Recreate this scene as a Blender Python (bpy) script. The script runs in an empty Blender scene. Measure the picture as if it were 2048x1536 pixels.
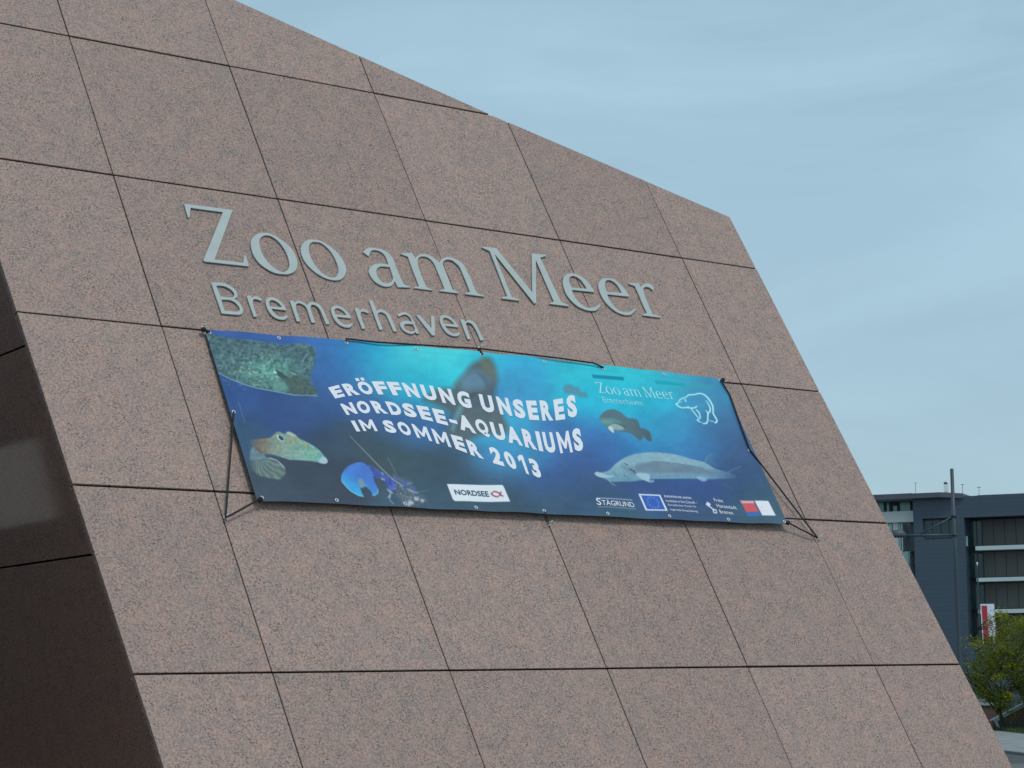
import bpy, bmesh, math, random
import numpy as np
from mathutils import Vector, Matrix
random.seed(7); rng = np.random.default_rng(11)
scene = bpy.context.scene
COL = scene.collection

# ------------------------------------------------------------------ camera
F = 4200.0                      # focal length for a 2048 px wide picture
EYE = 4.2                       # eye height above the street behind
SR, DH = 0.012, 571.2           # roll and height of the horizon line
_up = -np.array([F*SR, F, -DH]); _up /= np.linalg.norm(_up)
_fw = np.array([0, 0, 1.0]); _fw = _fw - _up*(_fw@_up); _fw /= np.linalg.norm(_fw)
_rt = np.cross(_fw, _up) * -1.0
if _rt[0] < 0: _rt = -_rt
RW = np.array([_rt, _fw, _up])   # camera (x right, y down, z forward) -> world
CAM = np.array([0, 0, EYE])
cd = bpy.data.cameras.new('camera'); cam = bpy.data.objects.new('camera', cd); COL.objects.link(cam)
cd.sensor_width = 36.0; cd.lens = F/2048*36.0; cd.clip_start = 0.1; cd.clip_end = 6000
m = Matrix.Identity(4)
xa, ya, za = RW@np.array([1, 0, 0.]), RW@np.array([0, -1., 0]), RW@np.array([0, 0, -1.])
for i in range(3):
    m[i][0], m[i][1], m[i][2], m[i][3] = xa[i], ya[i], za[i], CAM[i]
cam.matrix_world = m
scene.camera = cam
scene.render.resolution_x, scene.render.resolution_y = 1024, 768

# ------------------------------------------------------------------ sky and sun
SUN_AZ, SUN_EL = math.radians(142), math.radians(56)    # azimuth from +Y towards +X
world = bpy.data.worlds.new('World'); scene.world = world; world.use_nodes = True
wn, wl = world.node_tree.nodes, world.node_tree.links
wn.clear()
wo = wn.new('ShaderNodeOutputWorld'); bg = wn.new('ShaderNodeBackground')
sky = wn.new('ShaderNodeTexSky'); sky.sky_type = 'NISHITA'; sky.sun_disc = False
sky.sun_elevation = SUN_EL; sky.sun_rotation = SUN_AZ; sky.air_density = 1.0; sky.dust_density = 1.6; sky.ozone_density = 1.5
tc = wn.new('ShaderNodeTexCoord'); mp = wn.new('ShaderNodeMapping')
mp.inputs['Rotation'].default_value = (0.15, 0.25, 0.5); mp.inputs['Scale'].default_value = (2.2, 2.6, 7.0)
nz = wn.new('ShaderNodeTexNoise'); nz.inputs['Scale'].default_value = 1.7; nz.inputs['Detail'].default_value = 7; nz.inputs['Roughness'].default_value = .6; nz.inputs['Distortion'].default_value = .5
rp = wn.new('ShaderNodeValToRGB'); rp.color_ramp.elements[0].position = .36; rp.color_ramp.elements[1].position = .78
rp.color_ramp.elements[0].color = (.60, .60, .60, 1); rp.color_ramp.elements[1].color = (.98, .98, .98, 1)
mx = wn.new('ShaderNodeMix'); mx.data_type = 'RGBA'
mx.inputs['B'].default_value = (4.75, 7.05, 8.35, 1)       # thin bright cirrus veil
wl.new(tc.outputs['Generated'], mp.inputs['Vector']); wl.new(mp.outputs[0], nz.inputs['Vector']); wl.new(nz.outputs[0], rp.inputs[0])
wl.new(rp.outputs[0], mx.inputs['Factor']); wl.new(sky.outputs[0], mx.inputs['A']); wl.new(mx.outputs['Result'], bg.inputs[0])
bg.inputs[1].default_value = 0.085
wl.new(bg.outputs[0], wo.inputs[0])
sd = bpy.data.lights.new('sun', 'SUN'); sd.energy = 1.2; sd.angle = math.radians(14); sd.color = (1, .95, .88)
so = bpy.data.objects.new('sun', sd); COL.objects.link(so)
sdir = Vector((math.sin(SUN_AZ)*math.cos(SUN_EL), math.cos(SUN_AZ)*math.cos(SUN_EL), math.sin(SUN_EL)))
so.rotation_euler = sdir.to_track_quat('Z', 'Y').to_euler(); so.location = (0, 0, 40)
vs = scene.view_settings; vs.view_transform = 'Standard'; vs.look = 'None'; vs.exposure = 0.14; vs.gamma = 1; vs.use_curve_mapping = False

# ------------------------------------------------------------------ helpers
def lin(r, g=None, b=None):
    c = np.array([r, g, b], float)/255 if g is not None else np.asarray(r, float)/255
    return np.where(c <= .04045, c/12.92, ((c+.055)/1.055)**2.4)
def ray(px, py):
    d = RW@np.array([(px-1024)/F, (py-768)/F, 1.0]); return d
def hy(px): return 768 + DH - (px-1024)*SR              # horizon height at a column
def on_plane(px, py, p0, n):
    d = ray(px, py); return CAM + d*(((p0-CAM)@n)/(d@n))
def on_ground(px, py, z=0.0):
    d = ray(px, py); return CAM + d*((z-EYE)/d[2])
def at_dist(px, py, dist):
    d = ray(px, py); return CAM + d*(dist/math.hypot(d[0], d[1]))
def link(o, parent=None):
    COL.objects.link(o)
    if parent is not None: o.parent = parent
    return o
def mesh_obj(name, verts, faces, mat, parent=None, smooth=False):
    me = bpy.data.meshes.new(name); me.from_pydata([tuple(map(float, v)) for v in verts], [], faces); me.update()
    if mat: me.materials.append(mat)
    if smooth: me.polygons.foreach_set('use_smooth', [True]*len(me.polygons))
    return link(bpy.data.objects.new(name, me), parent)
def bm_obj(name, bm, mat, parent=None, smooth=False):
    me = bpy.data.meshes.new(name); bm.to_mesh(me); bm.free()
    if mat: me.materials.append(mat)
    if smooth: me.polygons.foreach_set('use_smooth', [True]*len(me.polygons))
    return link(bpy.data.objects.new(name, me), parent)
def empty(name, loc=(0, 0, 0)):
    o = bpy.data.objects.new(name, None); o.empty_display_size = .1; COL.objects.link(o)
    return o           # kept at the origin so parts keep world coordinates
def tag(o, label=None, cat=None, group=None, kind=None):
    for k, v in (('label', label), ('category', cat), ('group', group), ('kind', kind)):
        if v: o[k] = v
    return o
def rebase(root, loc):
    """move a thing's origin to its base while its parts stay where they are"""
    loc = Vector([float(c) for c in loc]); root.location = loc
    for ch in root.children:
        ch.location = ch.location - loc
def prism(poly, off):
    """closed solid from a 3D polygon and an offset vector"""
    n = len(poly); V = [np.asarray(p, float) for p in poly] + [np.asarray(p, float)+off for p in poly]
    Fc = [tuple(range(n)), tuple(range(2*n-1, n-1, -1))] + [(i, i+n, (i+1) % n+n, (i+1) % n) for i in range(n)]
    return V, Fc
def fix_normals(o):
    bm = bmesh.new(); bm.from_mesh(o.data); bmesh.ops.recalc_face_normals(bm, faces=bm.faces); bm.to_mesh(o.data); bm.free(); return o
def solid(name, poly, off, mat, parent=None, bevel=0.0):
    V, Fc = prism(poly, np.asarray(off, float)); bm = bmesh.new()
    bv = [bm.verts.new(tuple(v)) for v in V]
    for f in Fc: bm.faces.new([bv[i] for i in f])
    bmesh.ops.recalc_face_normals(bm, faces=bm.faces)
    if bevel: bmesh.ops.bevel(bm, geom=list(bm.edges), offset=bevel, segments=1, affect='EDGES', clamp_overlap=True)
    return bm_obj(name, bm, mat, parent)
def tube_bm(pts, r, seg=8, bm=None, cap=True):
    pts = [np.asarray(p, float) for p in pts]; bm = bm or bmesh.new(); rings = []
    rs = r if hasattr(r, '__len__') else [r]*len(pts)
    prev = None
    for i, p in enumerate(pts):
        t = pts[min(i+1, len(pts)-1)]-pts[max(i-1, 0)]; t = t/(np.linalg.norm(t)+1e-12)
        a = prev if prev is not None else (np.array([0, 0, 1.]) if abs(t[2]) < .9 else np.array([1., 0, 0]))
        a = a-t*(a@t); a /= np.linalg.norm(a); prev = a; b = np.cross(t, a)
        rings.append([bm.verts.new(tuple(p+rs[i]*(math.cos(2*math.pi*k/seg)*a+math.sin(2*math.pi*k/seg)*b))) for k in range(seg)])
    for r0, r1 in zip(rings[:-1], rings[1:]):
        for k in range(seg): bm.faces.new((r0[k], r0[(k+1) % seg], r1[(k+1) % seg], r1[k]))
    if cap: bm.faces.new(rings[0][::-1]); bm.faces.new(rings[-1])
    return bm
def clip_poly(poly, p, n):
    """keep the side where (x-p).n >= 0 (2D)"""
    out = []
    for i in range(len(poly)):
        a, b = poly[i], poly[(i+1) % len(poly)]
        da, db = (a[0]-p[0])*n[0]+(a[1]-p[1])*n[1], (b[0]-p[0])*n[0]+(b[1]-p[1])*n[1]
        if da >= 0: out.append(a)
        if da*db < 0:
            t = da/(da-db); out.append((a[0]+(b[0]-a[0])*t, a[1]+(b[1]-a[1])*t))
    return out

# ------------------------------------------------------------------ materials
def mat(name, col=(.5, .5, .5), rough=.6, metal=0.0, spec=.5):
    m_ = bpy.data.materials.new(name); m_.use_nodes = True
    b = m_.node_tree.nodes['Principled BSDF']
    b.inputs['Base Color'].default_value = (*[float(c) for c in col], 1); b.inputs['Roughness'].default_value = rough
    b.inputs['Metallic'].default_value = metal; b.inputs['Specular IOR Level'].default_value = spec
    return m_
def nd(m_, t): return m_.node_tree.nodes.new(t)
def noisy(name, c0, c1, scale, rough=.7, detail=5, bump=0.0, metal=0.0, p0=.35, p1=.65):
    m_ = mat(name, c0, rough, metal); b = m_.node_tree.nodes['Principled BSDF']; L = m_.node_tree.links
    t = nd(m_, 'ShaderNodeTexCoord'); n = nd(m_, 'ShaderNodeTexNoise'); n.inputs['Scale'].default_value = scale; n.inputs['Detail'].default_value = detail
    r = nd(m_, 'ShaderNodeValToRGB'); r.color_ramp.elements[0].position = p0; r.color_ramp.elements[1].position = p1
    r.color_ramp.elements[0].color = (*c0, 1); r.color_ramp.elements[1].color = (*c1, 1)
    L.new(t.outputs['Object'], n.inputs['Vector']); L.new(n.outputs[0], r.inputs[0]); L.new(r.outputs[0], b.inputs['Base Color'])
    if bump:
        bp = nd(m_, 'ShaderNodeBump'); bp.inputs['Strength'].default_value = bump; bp.inputs['Distance'].default_value = .02
        L.new(n.outputs[0], bp.inputs['Height']); L.new(bp.outputs[0], b.inputs['Normal'])
    return m_
def granite(name, rough, dark=1.0, warm=(1, 1, 1), spec=.5):
    m_ = mat(name, (.34, .24, .19), rough, 0, spec); N, L = m_.node_tree.nodes, m_.node_tree.links; b = N['Principled BSDF']
    t = nd(m_, 'ShaderNodeTexCoord'); oi = nd(m_, 'ShaderNodeObjectInfo')
    ad = nd(m_, 'ShaderNodeVectorMath'); ad.operation = 'MULTIPLY_ADD'; ad.inputs[1].default_value = (37, 53, 29)
    L.new(oi.outputs['Random'], ad.inputs[0]); L.new(t.outputs['Object'], ad.inputs[2])
    def noise(scale, det=4, rgh=.55, vec=None, dist=0):
        n = nd(m_, 'ShaderNodeTexNoise'); n.inputs['Scale'].default_value = scale; n.inputs['Detail'].default_value = det
        n.inputs['Roughness'].default_value = rgh; n.inputs['Distortion'].default_value = dist; L.new(vec or ad.outputs[0], n.inputs['Vector']); return n
    def ramp(src, p0, p1, c0, c1):
        r = nd(m_, 'ShaderNodeValToRGB'); r.color_ramp.elements[0].position = p0; r.color_ramp.elements[1].position = p1
        r.color_ramp.elements[0].color = (*c0, 1); r.color_ramp.elements[1].color = (*c1, 1); L.new(src, r.inputs[0]); return r
    def mixc(f, a, bb, mode='MIX'):
        x = nd(m_, 'ShaderNodeMix'); x.data_type = 'RGBA'; x.blend_type = mode
        for s, k in ((f, 'Factor'), (a, 'A'), (bb, 'B')):
            if isinstance(s, (tuple, float, int)): x.inputs[k].default_value = (*s, 1) if isinstance(s, tuple) else s
            else: L.new(s, x.inputs[k])
        return x.outputs['Result']
    D = np.array(warm)*dark
    def q3(a, b_, c_): return tuple(np.array([a, b_, c_])*D)
    cloud = ramp(noise(8.0, 6, .66, dist=.5).outputs[0], .36, .65, q3(.212, .19, .18), q3(.345, .236, .194))
    grain = ramp(noise(74, 3, .7).outputs[0], .38, .62, q3(.125, .122, .128), q3(.42, .296, .25))
    c = mixc(.55, cloud.outputs[0], grain.outputs[0])
    # elongated black mica flecks that follow a loose grain
    mp_ = nd(m_, 'ShaderNodeMapping'); mp_.inputs['Rotation'].default_value = (.1, .35, .62); mp_.inputs['Scale'].default_value = (38, 84, 104)
    wv = noise(3.0, 2); wm = nd(m_, 'ShaderNodeVectorMath'); wm.operation = 'MULTIPLY_ADD'; wm.inputs[1].default_value = (.05, .05, .05)
    L.new(wv.outputs[1], wm.inputs[0]); L.new(ad.outputs[0], wm.inputs[2]); L.new(wm.outputs[0], mp_.inputs['Vector'])
    vo = nd(m_, 'ShaderNodeTexVoronoi'); vo.inputs['Scale'].default_value = 1.0; vo.inputs['Randomness'].default_value = 1; L.new(mp_.outputs[0], vo.inputs['Vector'])
    fl = ramp(vo.outputs['Distance'], .22, .40, (1, 1, 1), (0, 0, 0))
    dens = ramp(noise(13, 4).outputs[0], .38, .60, (.08, .08, .08), (1, 1, 1))
    mu = nd(m_, 'ShaderNodeMath'); mu.operation = 'MULTIPLY'; L.new(fl.outputs[0], mu.inputs[0]); L.new(dens.outputs[0], mu.inputs[1])
    mu2 = nd(m_, 'ShaderNodeMath'); mu2.operation = 'MULTIPLY'; mu2.inputs[1].default_value = .9; L.new(mu.outputs[0], mu2.inputs[0])
    c = mixc(mu2.outputs[0], c, q3(.05, .042, .045))
    # few pale feldspar specks
    v2 = nd(m_, 'ShaderNodeTexVoronoi'); v2.inputs['Scale'].default_value = 42; L.new(ad.outputs[0], v2.inputs['Vector'])
    f2 = ramp(v2.outputs['Distance'], .10, .2, (.45, .45, .45), (0, 0, 0)); c = mixc(f2.outputs[0], c, q3(.44, .36, .32))
    # slab to slab tone
    hv = nd(m_, 'ShaderNodeHueSaturation'); mr = nd(m_, 'ShaderNodeMapRange'); mr.inputs['To Min'].default_value = .95; mr.inputs['To Max'].default_value = 1.05
    L.new(oi.outputs['Random'], mr.inputs[0]); L.new(mr.outputs[0], hv.inputs['Value']); L.new(c, hv.inputs['Color']); L.new(hv.outputs[0], b.inputs['Base Color'])
    rr = ramp(noise(20, 3).outputs[0], .3, .7, (rough*.8,)*3, (rough*1.25,)*3); L.new(rr.outputs[0], b.inputs['Roughness'])
    return m_
M = {}
M['granite'] = granite('pink_granite', .6, 1.24, (1.05, .985, .95), .22)
M['polished'] = granite('polished_granite', .07, 1.0, (1.18, .92, .82))
M['joint'] = mat('joint_sealant', (.004, .0035, .0035), .95, spec=.05)
M['alu'] = noisy('brushed_metal_paint', (.42, .475, .465), (.46, .515, .50), 14, .55, bump=0.0)
M['cord'] = mat('black_elastic_cord', (.012, .012, .014), .7)
M['steel'] = mat('zinc_steel', (.72, .74, .74), .4, .15)
M['black'] = mat('black_hole', (.01, .01, .012), .9)

# ------------------------------------------------------------------ the granite wall plane
H = np.array([[344.389736, 79.6167358, 137.976717], [66.9175488, 263.888483, 71.4935252], [.0525697679, -.0404458649, 1.0]])
Kc = np.array([[F, 0, 1024], [0, F, 768], [0, 0, 1.0]])
Mh = np.linalg.inv(Kc)@H; PAN = 1.2; LAM = PAN/np.linalg.norm(Mh[:, 0])
EU, EV, E0 = RW@(Mh[:, 0]*LAM), RW@(Mh[:, 1]*LAM), CAM + RW@(Mh[:, 2]*LAM)   # one panel along, one panel down, grid origin
NW = np.cross(EU, EV); NW /= np.linalg.norm(NW)
if NW@(CAM-E0) < 0: NW = -NW
UH = EU/np.linalg.norm(EU); VH = -EV/np.linalg.norm(EV)
def wall(u, v, off=0.0): return E0 + EU*u + EV*v + NW*off
_WI = np.linalg.inv(np.array([EU, EV, NW]).T)
def px_wall(px, py, off=0.0):
    """point of the wall (panel units) seen at a place of the photograph, on a plane lying off metres proud"""
    q = _WI@(on_plane(px, py, E0+NW*off, NW)-E0); return q[0], q[1]
def px3(px, py, off=0.0):
    u, v = px_wall(px, py, off); return wall(u, v, off)
YH = hy(-1610); LD = ray(-1610, YH); LD[2] = 0; LD /= np.linalg.norm(LD)        # horizontal run of the side face
PLAZA = EYE-1.62
VB = 4.0 + (wall(0, 4)[2]-PLAZA)/(-EV[2])                 # wall foot on the plaza
def left_u(v): return -.72 + .0365*(v-2.9)
def right_u(v): return 4.648 + .0245*(v-.55)
KX = (2.911, .009)                                         # the sloping top edge bends very slightly here
SL, SR2 = .348, .3165
def top_v(u): return KX[1]+(u-KX[0])*(SL if u < KX[0] else SR2)
UL, URT = left_u(-1.27), 4.657
TE = .0235                                                 # front slabs cover the edge of the side cladding
bld = empty('granite_building')
THK = .03
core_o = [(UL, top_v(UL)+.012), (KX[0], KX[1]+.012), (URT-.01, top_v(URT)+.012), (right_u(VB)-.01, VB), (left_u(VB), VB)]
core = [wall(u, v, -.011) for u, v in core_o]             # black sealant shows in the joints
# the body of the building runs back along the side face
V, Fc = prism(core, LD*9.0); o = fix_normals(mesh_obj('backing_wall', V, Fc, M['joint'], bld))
hj, vj = .0056, .0032                                     # half joint widths in panel units
for r in range(-2, 6):
    for c in range(-1, 5):
        poly = [(c+vj, r+hj), (c+1-vj, r+hj), (c+1-vj, r+1-hj), (c+vj, r+1-hj)]
        k_ = SL if c <= 2 else SR2
        for a, n_ in ((KX, (-k_, 1.0)), ((left_u(0)-TE, 0), (1, -.0365)), ((right_u(0), 0), (-1, .0245)), ((0, VB), (0, -1))):
            poly = clip_poly(poly, a, n_) if poly else poly
        if len(poly) < 3: continue
        ar = abs(sum(poly[i][0]*poly[(i+1) % len(poly)][1]-poly[(i+1) % len(poly)][0]*poly[i][1] for i in range(len(poly))))/2
        if ar < .002: continue
        zz = random.uniform(-.002, .002)
        solid('panel', [wall(u, v, zz) for u, v in poly], -NW*THK, M['granite'], bld, bevel=.0018)
# side face: polished slabs that start just behind the front slabs
edge_t, edge_b = wall(left_u(-1.27), -1.27, -THK-.004), wall(left_u(VB), VB, -THK-.004)
NL = np.cross(LD, edge_t-edge_b); NL /= np.linalg.norm(NL)
if NL@(CAM-edge_t) < 0: NL = -NL
def side(v, w): return wall(left_u(v), v, -THK-.004) + LD*w
rows = [-1.27, -.20, .99, 2.18, 3.36, 4.55, VB]
for r0, r1 in zip(rows[:-1], rows[1:]):
    for w0, w1 in ((.004, 2.3), (2.308, 4.6), (4.608, 6.9)):
        g = .0055
        solid('panel', [side(r0+g, w0), side(r0+g, w1), side(r1-g, w1), side(r1-g, w0)], NL*.028, M['polished'], bld, bevel=.0015)
rebase(bld, wall(left_u(VB), VB))
tag(bld, 'pink speckled granite building with a steep sloping top edge and wide rectangular slabs', 'building')

# ------------------------------------------------------------------ opposite side of the entrance passage (seen only as a reflection in the polished side)
opp = empty('passage_wall')
M['dark_stone'] = noisy('dark_stone', (.11, .062, .046), (.17, .10, .075), 6, .5)
M['glow'] = mat('reflection_glow', (.6, .6, .6), .4); M['glow'].node_tree.nodes['Principled BSDF'].inputs['Emission Color'].default_value = (1, .97, .94, 1); M['glow'].node_tree.nodes['Principled BSDF'].inputs['Emission Strength'].default_value = .12  # faint emission added to make a pale patch in the polished side
M['pale_joint'] = mat('pale_joint', (.85, .85, .85), .6)
def opq(w, z): return side(VB, 0)*np.array([1, 1, 0]) + np.array([NL[0], NL[1], 0])/math.hypot(NL[0], NL[1])*2.6 + LD*w + np.array([0, 0, z])
NH = np.array([NL[0], NL[1], 0])/math.hypot(NL[0], NL[1])
for k in range(6):
    w0 = -.1+k*2.4
    for z0, z1 in ((0, 1.15), (1.162, 2.4), (2.412, 3.9), (3.912, 4.8)):
        solid('slab', [opq(w0, PLAZA+z0), opq(w0+2.35, PLAZA+z0), opq(w0+2.35, PLAZA+z1), opq(w0, PLAZA+z1)], NH*.05, M['dark_stone'], opp)
solid('mortar_backing', [opq(-.1, PLAZA)+NH*.012, opq(14.2, PLAZA)+NH*.012, opq(14.2, PLAZA+4.8)+NH*.012, opq(-.1, PLAZA+4.8)+NH*.012], NH*.3, M['pale_joint'], opp)
solid('window', [opq(7.75, PLAZA+2.34)-NH*.03, opq(9.35, PLAZA+2.34)-NH*.03, opq(9.35, PLAZA+3.05)-NH*.03, opq(7.75, PLAZA+3.05)-NH*.03], NH*.025, M['glow'], opp)  # added glowing panel, not a known window; mirrored as the pale patch
rebase(opp, opq(0, PLAZA))
tag(opp, 'dark stone wall across the entrance passage from the polished side face', 'wall')

# ------------------------------------------------------------------ metal lettering
def smooth_path(pts, n=6):
    """closed path; points flagged with a third value are corners"""
    N_ = len(pts); P_ = [np.array(p[:2], float) for p in pts]; cr = [len(p) > 2 for p in pts]; out = []
    def tang(i):
        return (P_[(i+1) % N_]-P_[i-1])*.5
    for i in range(N_):
        j = (i+1) % N_; p, q = P_[i], P_[j]
        if cr[i] and cr[j]: out.append(p); continue
        L_ = np.linalg.norm(q-p)
        def lim(t): 
            l = np.linalg.norm(t); return t if l < 1e-9 else t*min(1, 1.0*L_/l)
        ti = (q-p) if cr[i] else lim(tang(i)); tj = (q-p) if cr[j] else lim(tang(j))
        for k in range(n):
            s = k/n; out.append((2*s**3-3*s**2+1)*p+(s**3-2*s**2+s)*ti+(-2*s**3+3*s**2)*q+(s**3-s**2)*tj)
    return out
C1 = 1
ZM = {'Z': ((360, 390), 9.6), 'o': ((480, 440), 9.309), 'a': ((720, 480), 13.967), 'm': ((790, 490), 10.779), 'M': ((950, 480), 10.24),
      'e': ((1110, 535), 8.904), 'G': ((410, 550), 7.314), 'K': ((680, 590), 6.827)}
def cc(*p): return [(x, y, 1) for x, y in p]
BIG = [
 ('Z', [cc((85,165),(1008,283),(1003,315),(665,1235),(1220,1300),(1237,1150),(1265,1160),(1330,1368),(470,1275),(452,1245),(825,325),(205,243),(185,425),(155,430))]),
 ('o', [[(430,235),(560,250),(720,335),(880,450),(1000,590),(1065,745),(1072,850),(1030,945),(930,1000),(800,1008),(640,980),(480,895),(350,790),(250,640),(205,470),(215,370),(270,295),(345,250)],
        [(500,283),(600,310),(720,400),(820,530),(885,660),(920,790),(915,880),(870,945),(800,965),(700,930),(590,850),(480,730),(400,590),(362,450),(370,370),(420,305)]]),
 ('o', [[(1380,362),(1500,385),(1650,470),(1790,580),(1900,720),(1965,850),(1980,960),(1930,1065),(1850,1115),(1740,1120),(1590,1080),(1430,990),(1290,870),(1190,740),(1140,600),(1140,500),(1190,420),(1270,370)],
        [(1400,408),(1500,425),(1620,510),(1720,630),(1790,760),(1830,880),(1832,980),(1790,1050),(1710,1072),(1610,1040),(1490,945),(1390,820),(1310,670),(1283,540),(1295,460),(1340,415)]]),
 ('a', [[(90,335,1),(150,270),(260,215),(400,220),(560,245),(720,310),(850,410),(930,530),(1000,720),(1060,870),(1130,1040),(1190,1170),(1230,1230),(1300,1262),(1410,1298,1),(1410,1325,1),(1065,1315,1),(1020,1240),(975,1140,1),(940,1215),(880,1275),(790,1300),(660,1290),(500,1220),(380,1120),(290,990),(248,870),(290,760),(400,680),(540,655),(680,665),(800,685,1),(770,590),(720,470),(640,370),(530,305),(420,280),(340,290),(290,340),(270,400),(250,460,1)],
        [(835,755,1),(700,742),(590,738),(500,780),(460,860),(480,980),(540,1090),(620,1165),(720,1205),(820,1195),(890,1150),(925,1080),(910,980),(875,870)]]),
 ('m', [[(130,175,1),(240,165),(370,165,1),(400,215),(440,285,1),(480,235),(560,192),(640,190),(740,220),(860,295),(965,380,1),(1000,310),(1070,268),(1170,262),(1280,290),(1400,350),(1490,440),(1560,570),(1640,730),(1700,880),(1765,1035,1),(1930,1093,1),(1930,1110,1),(1515,1055,1),(1530,1030,1),(1620,1012,1),(1560,850),(1480,660),(1400,480),(1330,400),(1230,330),(1140,312),(1070,335),(1035,390),(1050,460),(1110,620),(1180,800),(1240,955,1),(1375,1018,1),(1375,1040,1),(970,990,1),(978,970,1),(1072,943,1),(1000,760),(920,570),(850,410),(790,330),(700,265),(610,245),(540,255),(500,300),(490,360),(510,470),(560,620),(620,770),(680,905,1),(815,960,1),(815,977,1),(415,925,1),(428,905,1),(522,888,1),(440,680),(360,470),(280,250,1),(135,195,1)]]),
 ('M', [cc((150,133),(430,165),(458,192),(1180,1075),(1168,275),(1460,298),(1455,325),(1335,360),(1765,1268),(1930,1338),(1925,1357),(1530,1305),(1538,1285),(1622,1258),(1248,400),(1257,1290),(1215,1297),(395,268),(757,1165),(920,1222),(915,1241),(550,1195),(562,1170),(667,1148),(305,225),(150,153))]),
 ('e', [[(330,105),(440,140),(560,230),(640,330),(700,425,1),(698,437,1),(300,395,1),(340,500),(420,610),(520,690),(630,715),(720,695),(800,650,1),(815,665,1),(790,710),(740,760),(650,770),(540,750),(400,685),(280,575),(200,460),(150,320),(145,230),(175,150),(250,110)],
        [(300,355,1),(570,378,1),(530,310),(460,220),(380,165),(310,150),(260,185),(258,260)]]),
 ('e', [[(960,188),(1060,215),(1170,300),(1250,390),(1325,502,1),(1325,518,1),(930,475,1),(970,570),(1040,670),(1130,760),(1240,795),(1330,785),(1420,730,1),(1440,745,1),(1400,800),(1350,840),(1260,845),(1150,815),(1040,750),(920,640),(840,520),(790,400),(775,310),(800,235),(870,195)],
        [(925,433,1),(1195,452,1),(1150,370),(1080,280),(1000,230),(935,222),(895,260),(890,340)]]),
 ('e', [[(1310,270,1),(1490,275,1),(1530,350,1),(1560,310),(1620,285),(1690,290),(1740,325),(1757,375),(1750,412,1),(1700,365),(1640,345),(1590,355),(1575,400),(1600,500),(1660,650),(1740,830,1),(1885,872,1),(1880,892,1),(1565,850,1),(1577,830,1),(1640,806,1),(1560,640),(1490,470),(1425,330,1),(1320,292,1)]]),
]
_e = [[(960,325),(1050,345),(1140,420),(1195,500,1),(1190,516,1),(970,490,1),(1010,550),(1070,600),(1130,610),(1200,588,1),(1215,610,1),(1170,650),(1090,648),(1000,605),(930,520),(893,420),(900,350)], [(950,458,1),(1130,470,1),(1080,410),(1010,370),(960,370),(940,405)]]
_r = [[(612,300,1),(665,300,1),(688,335,1),(740,305),(790,325),(835,350,1),(820,378,1),(760,355),(715,355),(700,400),(720,480),(765,605,1),(715,612,1)]]
SMALL = [
 ('G', [[(92,105,1),(270,115),(390,170),(460,240),(475,310),(435,348,1),(500,400),(550,480),(555,545),(510,580),(400,575),(245,562,1)], [(165,155,1),(270,160),(370,205),(430,270),(420,315),(370,325),(225,312,1)], [(240,360,1),(360,365),(440,400),(500,465),(510,515),(470,535),(285,520,1)]], None),
 ('G', _r, None), ('G', _e, None),
 ('G', [[(1245,370,1),(1295,375,1),(1312,402,1),(1360,375),(1430,395),(1500,440,1),(1540,395),(1600,395),(1680,440),(1740,530),(1780,620),(1825,713,1),(1775,720,1),(1730,610),(1680,500),(1620,445),(1565,435),(1545,470),(1560,540),(1615,693,1),(1565,697,1),(1520,570),(1480,470),(1410,420),(1350,415),(1330,460),(1350,540),(1400,673,1),(1345,680,1)]], None),
 ('G', _e, ((532.1, 604.7), (662.9, 621.1))), ('G', _r, ((493.7, 591.0), (709.7, 616.4))),
 ('K', [[(400,72,1),(445,72,1),(502,217,1),(550,195),(610,210),(680,270),(720,360),(780,495,1),(735,498,1),(680,370),(630,270),(570,235),(525,245),(520,290),(585,470,1),(540,474,1)]], None),
 ('K', [[(785,265,1),(850,235),(910,240),(970,290),(1010,360),(1050,450),(1088,525,1),(1045,525,1),(1030,505,1),(990,530),(930,520),(860,475),(820,400),(840,365),(900,350),(985,362,1),(960,310),(910,270),(860,270),(805,295,1)], [(1000,400,1),(900,395),(875,420),(900,470),(960,495),(1010,490),(1025,460)]], None),
 ('K', [cc((1040,270),(1090,275),(1255,455),(1245,285),(1290,285),(1300,550),(1260,552))], None),
 ('G', _e, ((532.1, 604.7), (880.0, 639.8))),
 ('K', [[(1645,330,1),(1690,335,1),(1714,362,1),(1760,340),(1830,370),(1890,460),(1965,613,1),(1920,620,1),(1860,480),(1800,395),(1740,375),(1720,410),(1785,598,1),(1745,605,1)]], None)]
LOFF = .014
WB = Matrix(((UH[0], VH[0], NW[0], 0), (UH[1], VH[1], NW[1], 0), (UH[2], VH[2], NW[2], 0), (0, 0, 0, 1)))
def glyph_uv(zk, loops, mv=None):
    (ox, oy), sc = ZM[zk]; res = []
    du = dv = 0
    if mv:
        a, b = px_wall(*mv[0], LOFF), px_wall(*mv[1], LOFF); du, dv = b[0]-a[0], b[1]-a[1]
    for lp in loops:
        q = [px_wall(ox+p[0]/sc, oy+p[1]/sc, LOFF) for p in smooth_path(lp)]
        res.append([(u+du, v+dv) for u, v in q])
    return res
def uv_xy(u, v):                                           # metres in the wall plane (x along UH, y along VH; VH nearly square to UH)
    d = EU*u+EV*v; c = UH@VH; a, b = d@UH, d@VH; k = 1-c*c
    return (a-c*b)/k, (b-c*a)/k
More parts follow.
